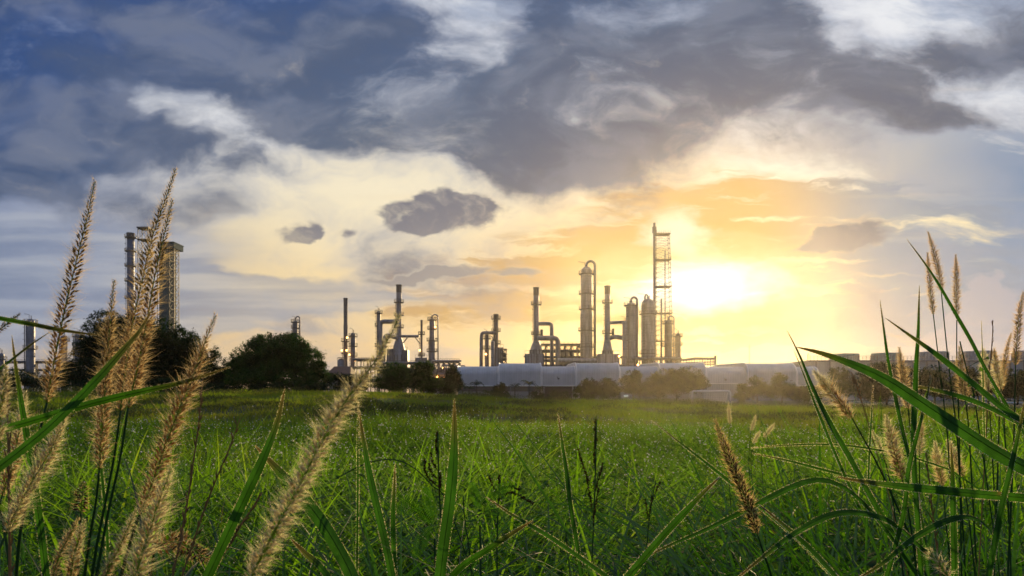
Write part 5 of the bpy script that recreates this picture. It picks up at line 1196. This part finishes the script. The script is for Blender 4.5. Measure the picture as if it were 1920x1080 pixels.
PC = clump('tall loose green grass massed at the right side', 620, 1440, 2080, 1.2, 3.4, 0, 0, .008, .024, 5, cu=(.3, 2.3), apex=(690, 1050))
dew(PC, 2600, .0009, .0020, 'dew drops on the tall right hand grass', seed=9)
clump('tall loose green grass standing at the left edge', 110, -120, 330, 1.1, 2.6, 0, 0, .005, .012, 6, apex=(720, 1040))
PB = clump('loose long grass along the bottom of the picture', 1000, -60, 1800, 1.25, 3.6, 0, 0, .008, .028, 7, cu=(.4, 2.3), apex=(860, 1110))

dew(PB, 5000, .0010, .0024, 'dew drops on the long grass at the bottom', seed=11)

# dry stalks
def dry(label, pts, Y, r=.0012, seed=0):
    rg = np.random.default_rng(seed+70); P = catmull(px_path(pts, Y, Y), 24); n0 = len(P); G = to_ground(P); rx, ry, _ = G[-1]
    root = thing('dry_stalk', label, 'dry stalk', (rx, ry, 0), 'dry grass stalks'); m = MB(); m.tube([tuple(q) for q in G], [r*(.5+.8*i/len(G)) for i in range(len(G))], 5); m.build('stem', M['drystem'], root, smooth=True)
    m = MB()
    for i in range(1, n0-1):
        q = P[i]+rg.normal(size=3)*.0006; d = (P[i-1]-P[i]); d = d/np.linalg.norm(d)+rg.normal(size=3)*.25; m.tube([tuple(q), tuple(q+d*.006), tuple(q+d*.011)], [.0004, .0011, .0002], 4)
    m.build('seed_husks', M['drystem'], root)
dry('straight dry stalk crossing the leaning rosy plume', [(381, 700), (374, 780), (362, 870), (348, 960), (322, 1090)], .72, .0011, 1)
dry('dry stalk with pale knob leaning right of the rosy plume', [(450, 785), (430, 840), (405, 900), (375, 980), (338, 1090)], .78, .0010, 2)
dry('reddish dry stalk upright near the left photo edge', [(14, 724), (15, 820), (17, 930), (19, 1090)], .66, .0013, 3)
dry('thin dry stalk slanting at bottom left of the big cream plume', [(486, 930), (465, 965), (440, 1005), (425, 1030)], .9, .0009, 4)
dry('thin dry stalk hanging below the wide arching blade at right', [(1737, 850), (1743, 910), (1752, 990), (1765, 1090)], .95, .0010, 5)
dry('fine dry stalk against the sky right of the trio of plumes', [(1862, 600), (1860, 640), (1856, 690), (1852, 760)], 1.5, .0011, 6)
dry('fine dry stalk bending under the second fan drum', [(1601, 705), (1610, 735), (1618, 760)], 1.4, .0009, 7)

# dark branching seed panicles
def panicle(label, stem, branches, Y, seed):
    rg = np.random.default_rng(seed+40); P = catmull(px_path(stem, Y, Y), 20); G = to_ground(P); rx, ry, _ = G[-1]
    root = thing('seed_panicle', label, 'seed head', (rx, ry, 0), 'dark branching seed heads'); m = MB(); m.tube([tuple(q) for q in G], .0016, 5); m.build('stem', M['stem'], root, smooth=True)
    for br in branches:
        Q = catmull(px_path(br, Y, Y+rg.uniform(-.03, .03)), 16); Q[-1] = P[np.argmin(np.linalg.norm(P-Q[-1], axis=1))]
        b = MB(); b.tube([tuple(q) for q in Q], .0008, 4); L = np.linalg.norm(np.diff(Q, axis=0), axis=1).sum(); K = max(16, int(L/.0016))
        t = np.sort(rg.random(K)); ii = t*(len(Q)-1)*.8
        for z in ii:
            k = int(z); q = Q[k]*(1-(z-k))+Q[k+1]*(z-k); d = rg.normal(size=3); d /= np.linalg.norm(d); b.tube([tuple(q), tuple(q+d*.0024), tuple(q+d*.0046)], [.0006, .0016, .0003], 4)
        b.build('spikelet_branch', M['spk_dark'], root)
panicle('tall dark branching seed head right of the picture centre', [(1118, 790), (1117, 860), (1115, 930), (1112, 1000), (1108, 1085)], [[(1117, 785), (1116, 815), (1117, 850)], [(1119, 822), (1114, 850), (1116, 880)], [(1083, 840), (1095, 880), (1112, 920)], [(1130, 870), (1122, 900), (1114, 930)], [(1100, 895), (1106, 930), (1112, 965)], [(1123, 915), (1116, 950), (1112, 985)]], 1.6, 1)
panicle('dark seed head with short hooked spikes left of the dagger blade', [(821, 812), (822, 870), (824, 930), (828, 1000), (830, 1085)], [[(820, 808), (818, 835), (822, 862)], [(808, 848), (812, 868), (822, 884)], [(803, 868), (810, 888), (823, 902)], [(796, 862), (800, 890), (823, 915)], [(826, 885), (825, 905), (824, 925)]], 1.5, 2)
panicle('small dark seed head right of centre near the stiff slanting blade', [(1230, 900), (1222, 940), (1216, 985), (1212, 1040)], [[(1238, 903), (1228, 925), (1222, 945)], [(1222, 930), (1220, 950), (1217, 968)], [(1210, 935), (1213, 955), (1216, 975)]], 1.9, 3)
panicle('dark ragged seed head with drooping branches at centre', [(938, 900), (934, 950), (932, 1010), (932, 1085)], [[(917, 892), (926, 915), (936, 930)], [(936, 890), (936, 925), (934, 955)], [(975, 918), (955, 912), (937, 920)], [(1000, 945), (965, 925), (936, 928)]], 1.5, 4)

# broad leaved weeds
def heart(c_, d, n_, L, w):
    d = np.array(d, float); d /= np.linalg.norm(d); n_ = np.array(n_, float); s_ = np.cross(d, n_); s_ /= np.linalg.norm(s_); n_ = np.cross(s_, d)
    T = [(-.04, 0), (-.10, .28), (.05, .50), (.30, .52), (.60, .36), (.85, .14), (1, 0)]
    V = []; 
    for t, q in T:
        for k in (-1, -.5, 0, .5, 1): V.append(np.array(c_)+d*(t*L if k else max(t, 0)*L)+s_*(k*q*w)+n_*(abs(k)*q*w*.35-.25*L*t*t))
    F = [(i*5+j, i*5+j+1, i*5+j+6, i*5+j+5) for i in range(len(T)-1) for j in range(4)]
    return np.array(V), np.array(F)
M['weed'] = leaf_mat('lime_weed_leaf', [(0, (.03, .11, .012)), (1, (.06, .16, .015))], .45, (.22, .42, .02), .05, .4)
def weed(label, stem, Y, leaves, seed, mat='weed'):
    rg = np.random.default_rng(seed+10); P = catmull(px_path(stem, Y, Y), 16); G = to_ground(P); rx, ry, _ = G[-1]
    root = thing('leafy_weed', label, 'weed', (rx, ry, 0)); m = MB(); m.tube([tuple(q) for q in G], .0013, 5); m.build('stem', M['stem'], root, smooth=True)
    for (px, py, ang, Lp, tilt) in leaves:
        Lp *= .36
        c_ = np.array(P3(px, py, Y)); a = math.radians(ang); d = (math.cos(a), .25, math.sin(a)); k = Y/FPX
        V, F = heart(c_, d, (tilt, -1, .35), Lp*k, Lp*k*.72); bulk('leaf', V, F, M[mat], parent=root, origin=(rx, ry, 0), smooth=True)
        j = P[np.argmin(np.linalg.norm(P-c_, axis=1))]; m = MB(); m.tube([tuple(j), tuple((j+c_)/2+[0, 0, .002]), tuple(c_)], .0006, 4); m.build('petiole', M['stem'], root)
weed('weed with lime backlit leaves in the grass right of the dagger blade', [(868, 930), (872, 980), (880, 1030), (884, 1085)], 1.4, [(865, 928, 60, 30, .3), (880, 935, -30, 40, -.2), (938, 960, -60, 34, .4), (876, 965, 200, 36, .1), (892, 990, -20, 40, .5), (905, 1010, 30, 36, 0)], 1)
weed('climbing weed with round pale green leaves among the right hand plumes', [(1800, 640), (1812, 690), (1826, 740), (1835, 800), (1850, 900)], 1.35, [(1822, 715, 250, 34, .2), (1838, 695, 70, 26, .1), (1836, 715, -20, 24, -.3), (1850, 672, 20, 22, .2), (1828, 780, 210, 26, .1), (1842, 830, -40, 26, .1)], 2)
weed('weed with one yellow green leaf at the lower left photo edge', [(-4, 930), (6, 980), (14, 1030), (20, 1085)], .7, [(4, 945, -60, 66, .2), (-10, 965, 250, 50, .2)], 3)
weed('fine vine with a small leaf arching over the dewy grass', [(630, 897), (690, 868), (740, 862), (780, 880), (812, 912), (830, 925), (845, 960)], 1.5, [(765, 900, 170, 14, .2), (720, 862, 60, 12, .2), (836, 930, -20, 24, .2)], 4)
weed('low weed with rounded leaves near the tall dark seed head', [(1060, 980), (1062, 1010), (1066, 1050)], 1.5, [(1064, 985, -70, 26, .2), (1050, 990, 120, 22, .2), (1074, 1004, 20, 24, -.1)], 5)
# feathery mimosa like leaves
def frond_plant(label, base, Y, fr, seed):
    gx, gy, gz = P3(*base, Y); rg = np.random.default_rng(seed); gz0 = 0.0
    root = thing('feathery_weed', label, 'weed', (gx, gy, 0)); m = MB(); m.tube([(gx, gy, -.02), (gx+.01, gy, gz*.6), (gx, gy, gz)], .002, 5); m.build('stem', M['stem'], root)
    for pts in fr:
        P = catmull(px_path(pts, Y, Y-.03), 26); k = len(P); T, B, N = frames(P, .3); parts = []
        for i in range(2, k):
            for s_ in (-1, 1):
                L = .010*math.sin(math.pi*min(.97, (i+2)/(k+3)))+.003; a = P[i]; e = a+B[i]*s_*L+T[i]*L*.25; wv = T[i]*.0008
                parts.append((np.array([a-wv, a+wv, e+wv*.8, e-wv*.8]), np.array([[0, 1, 2, 3]])))
        for i in range(k-1): parts.append((np.array([P[i]-B[i]*.0006, P[i]+B[i]*.0006, P[i+1]+B[i+1]*.0006, P[i+1]-B[i+1]*.0006]), np.array([[0, 1, 2, 3]])))
        v, f = join(parts); bulk('frond', v, f, M['blade'], parent=root, origin=(gx, gy, 0))
frond_plant('weed with dark feathery leaves left of the dagger blade', (815, 1010), 1.2, [[(815, 985), (795, 965), (770, 945), (745, 925)], [(812, 980), (785, 962), (755, 952), (722, 948)], [(815, 990), (800, 1000), (788, 1020), (780, 1042)], [(812, 975), (805, 945), (800, 915)]], 1)
frond_plant('weed with feathery leaves between dagger blade and lime weed', (900, 985), 1.4, [[(900, 950), (920, 930), (945, 915), (965, 910)], [(900, 955), (890, 930), (885, 905)], [(902, 960), (925, 955), (950, 962)]], 2)

# ---------------------------------------------------------------- evening air
def build_haze():
    m = MB(); m.box(-930, 930, -80, 1130, -2.5, 78)
    mt = bpy.data.materials.new('evening_haze'); mt.use_nodes = True; T = NT(mt.node_tree); T.n.clear()
    o = T.node('ShaderNodeOutputMaterial'); v = T.node('ShaderNodeVolumePrincipled')
    v.inputs['Color'].default_value = (1, .91, .74, 1); v.inputs['Density'].default_value = HAZE_D; v.inputs['Anisotropy'].default_value = HAZE_G
    T.l.new(v.outputs[0], o.inputs['Volume'])
    ob = m.build('haze', mt); tag(ob, kind='stuff')
HAZE_D = .00013; HAZE_G = .87
build_haze()
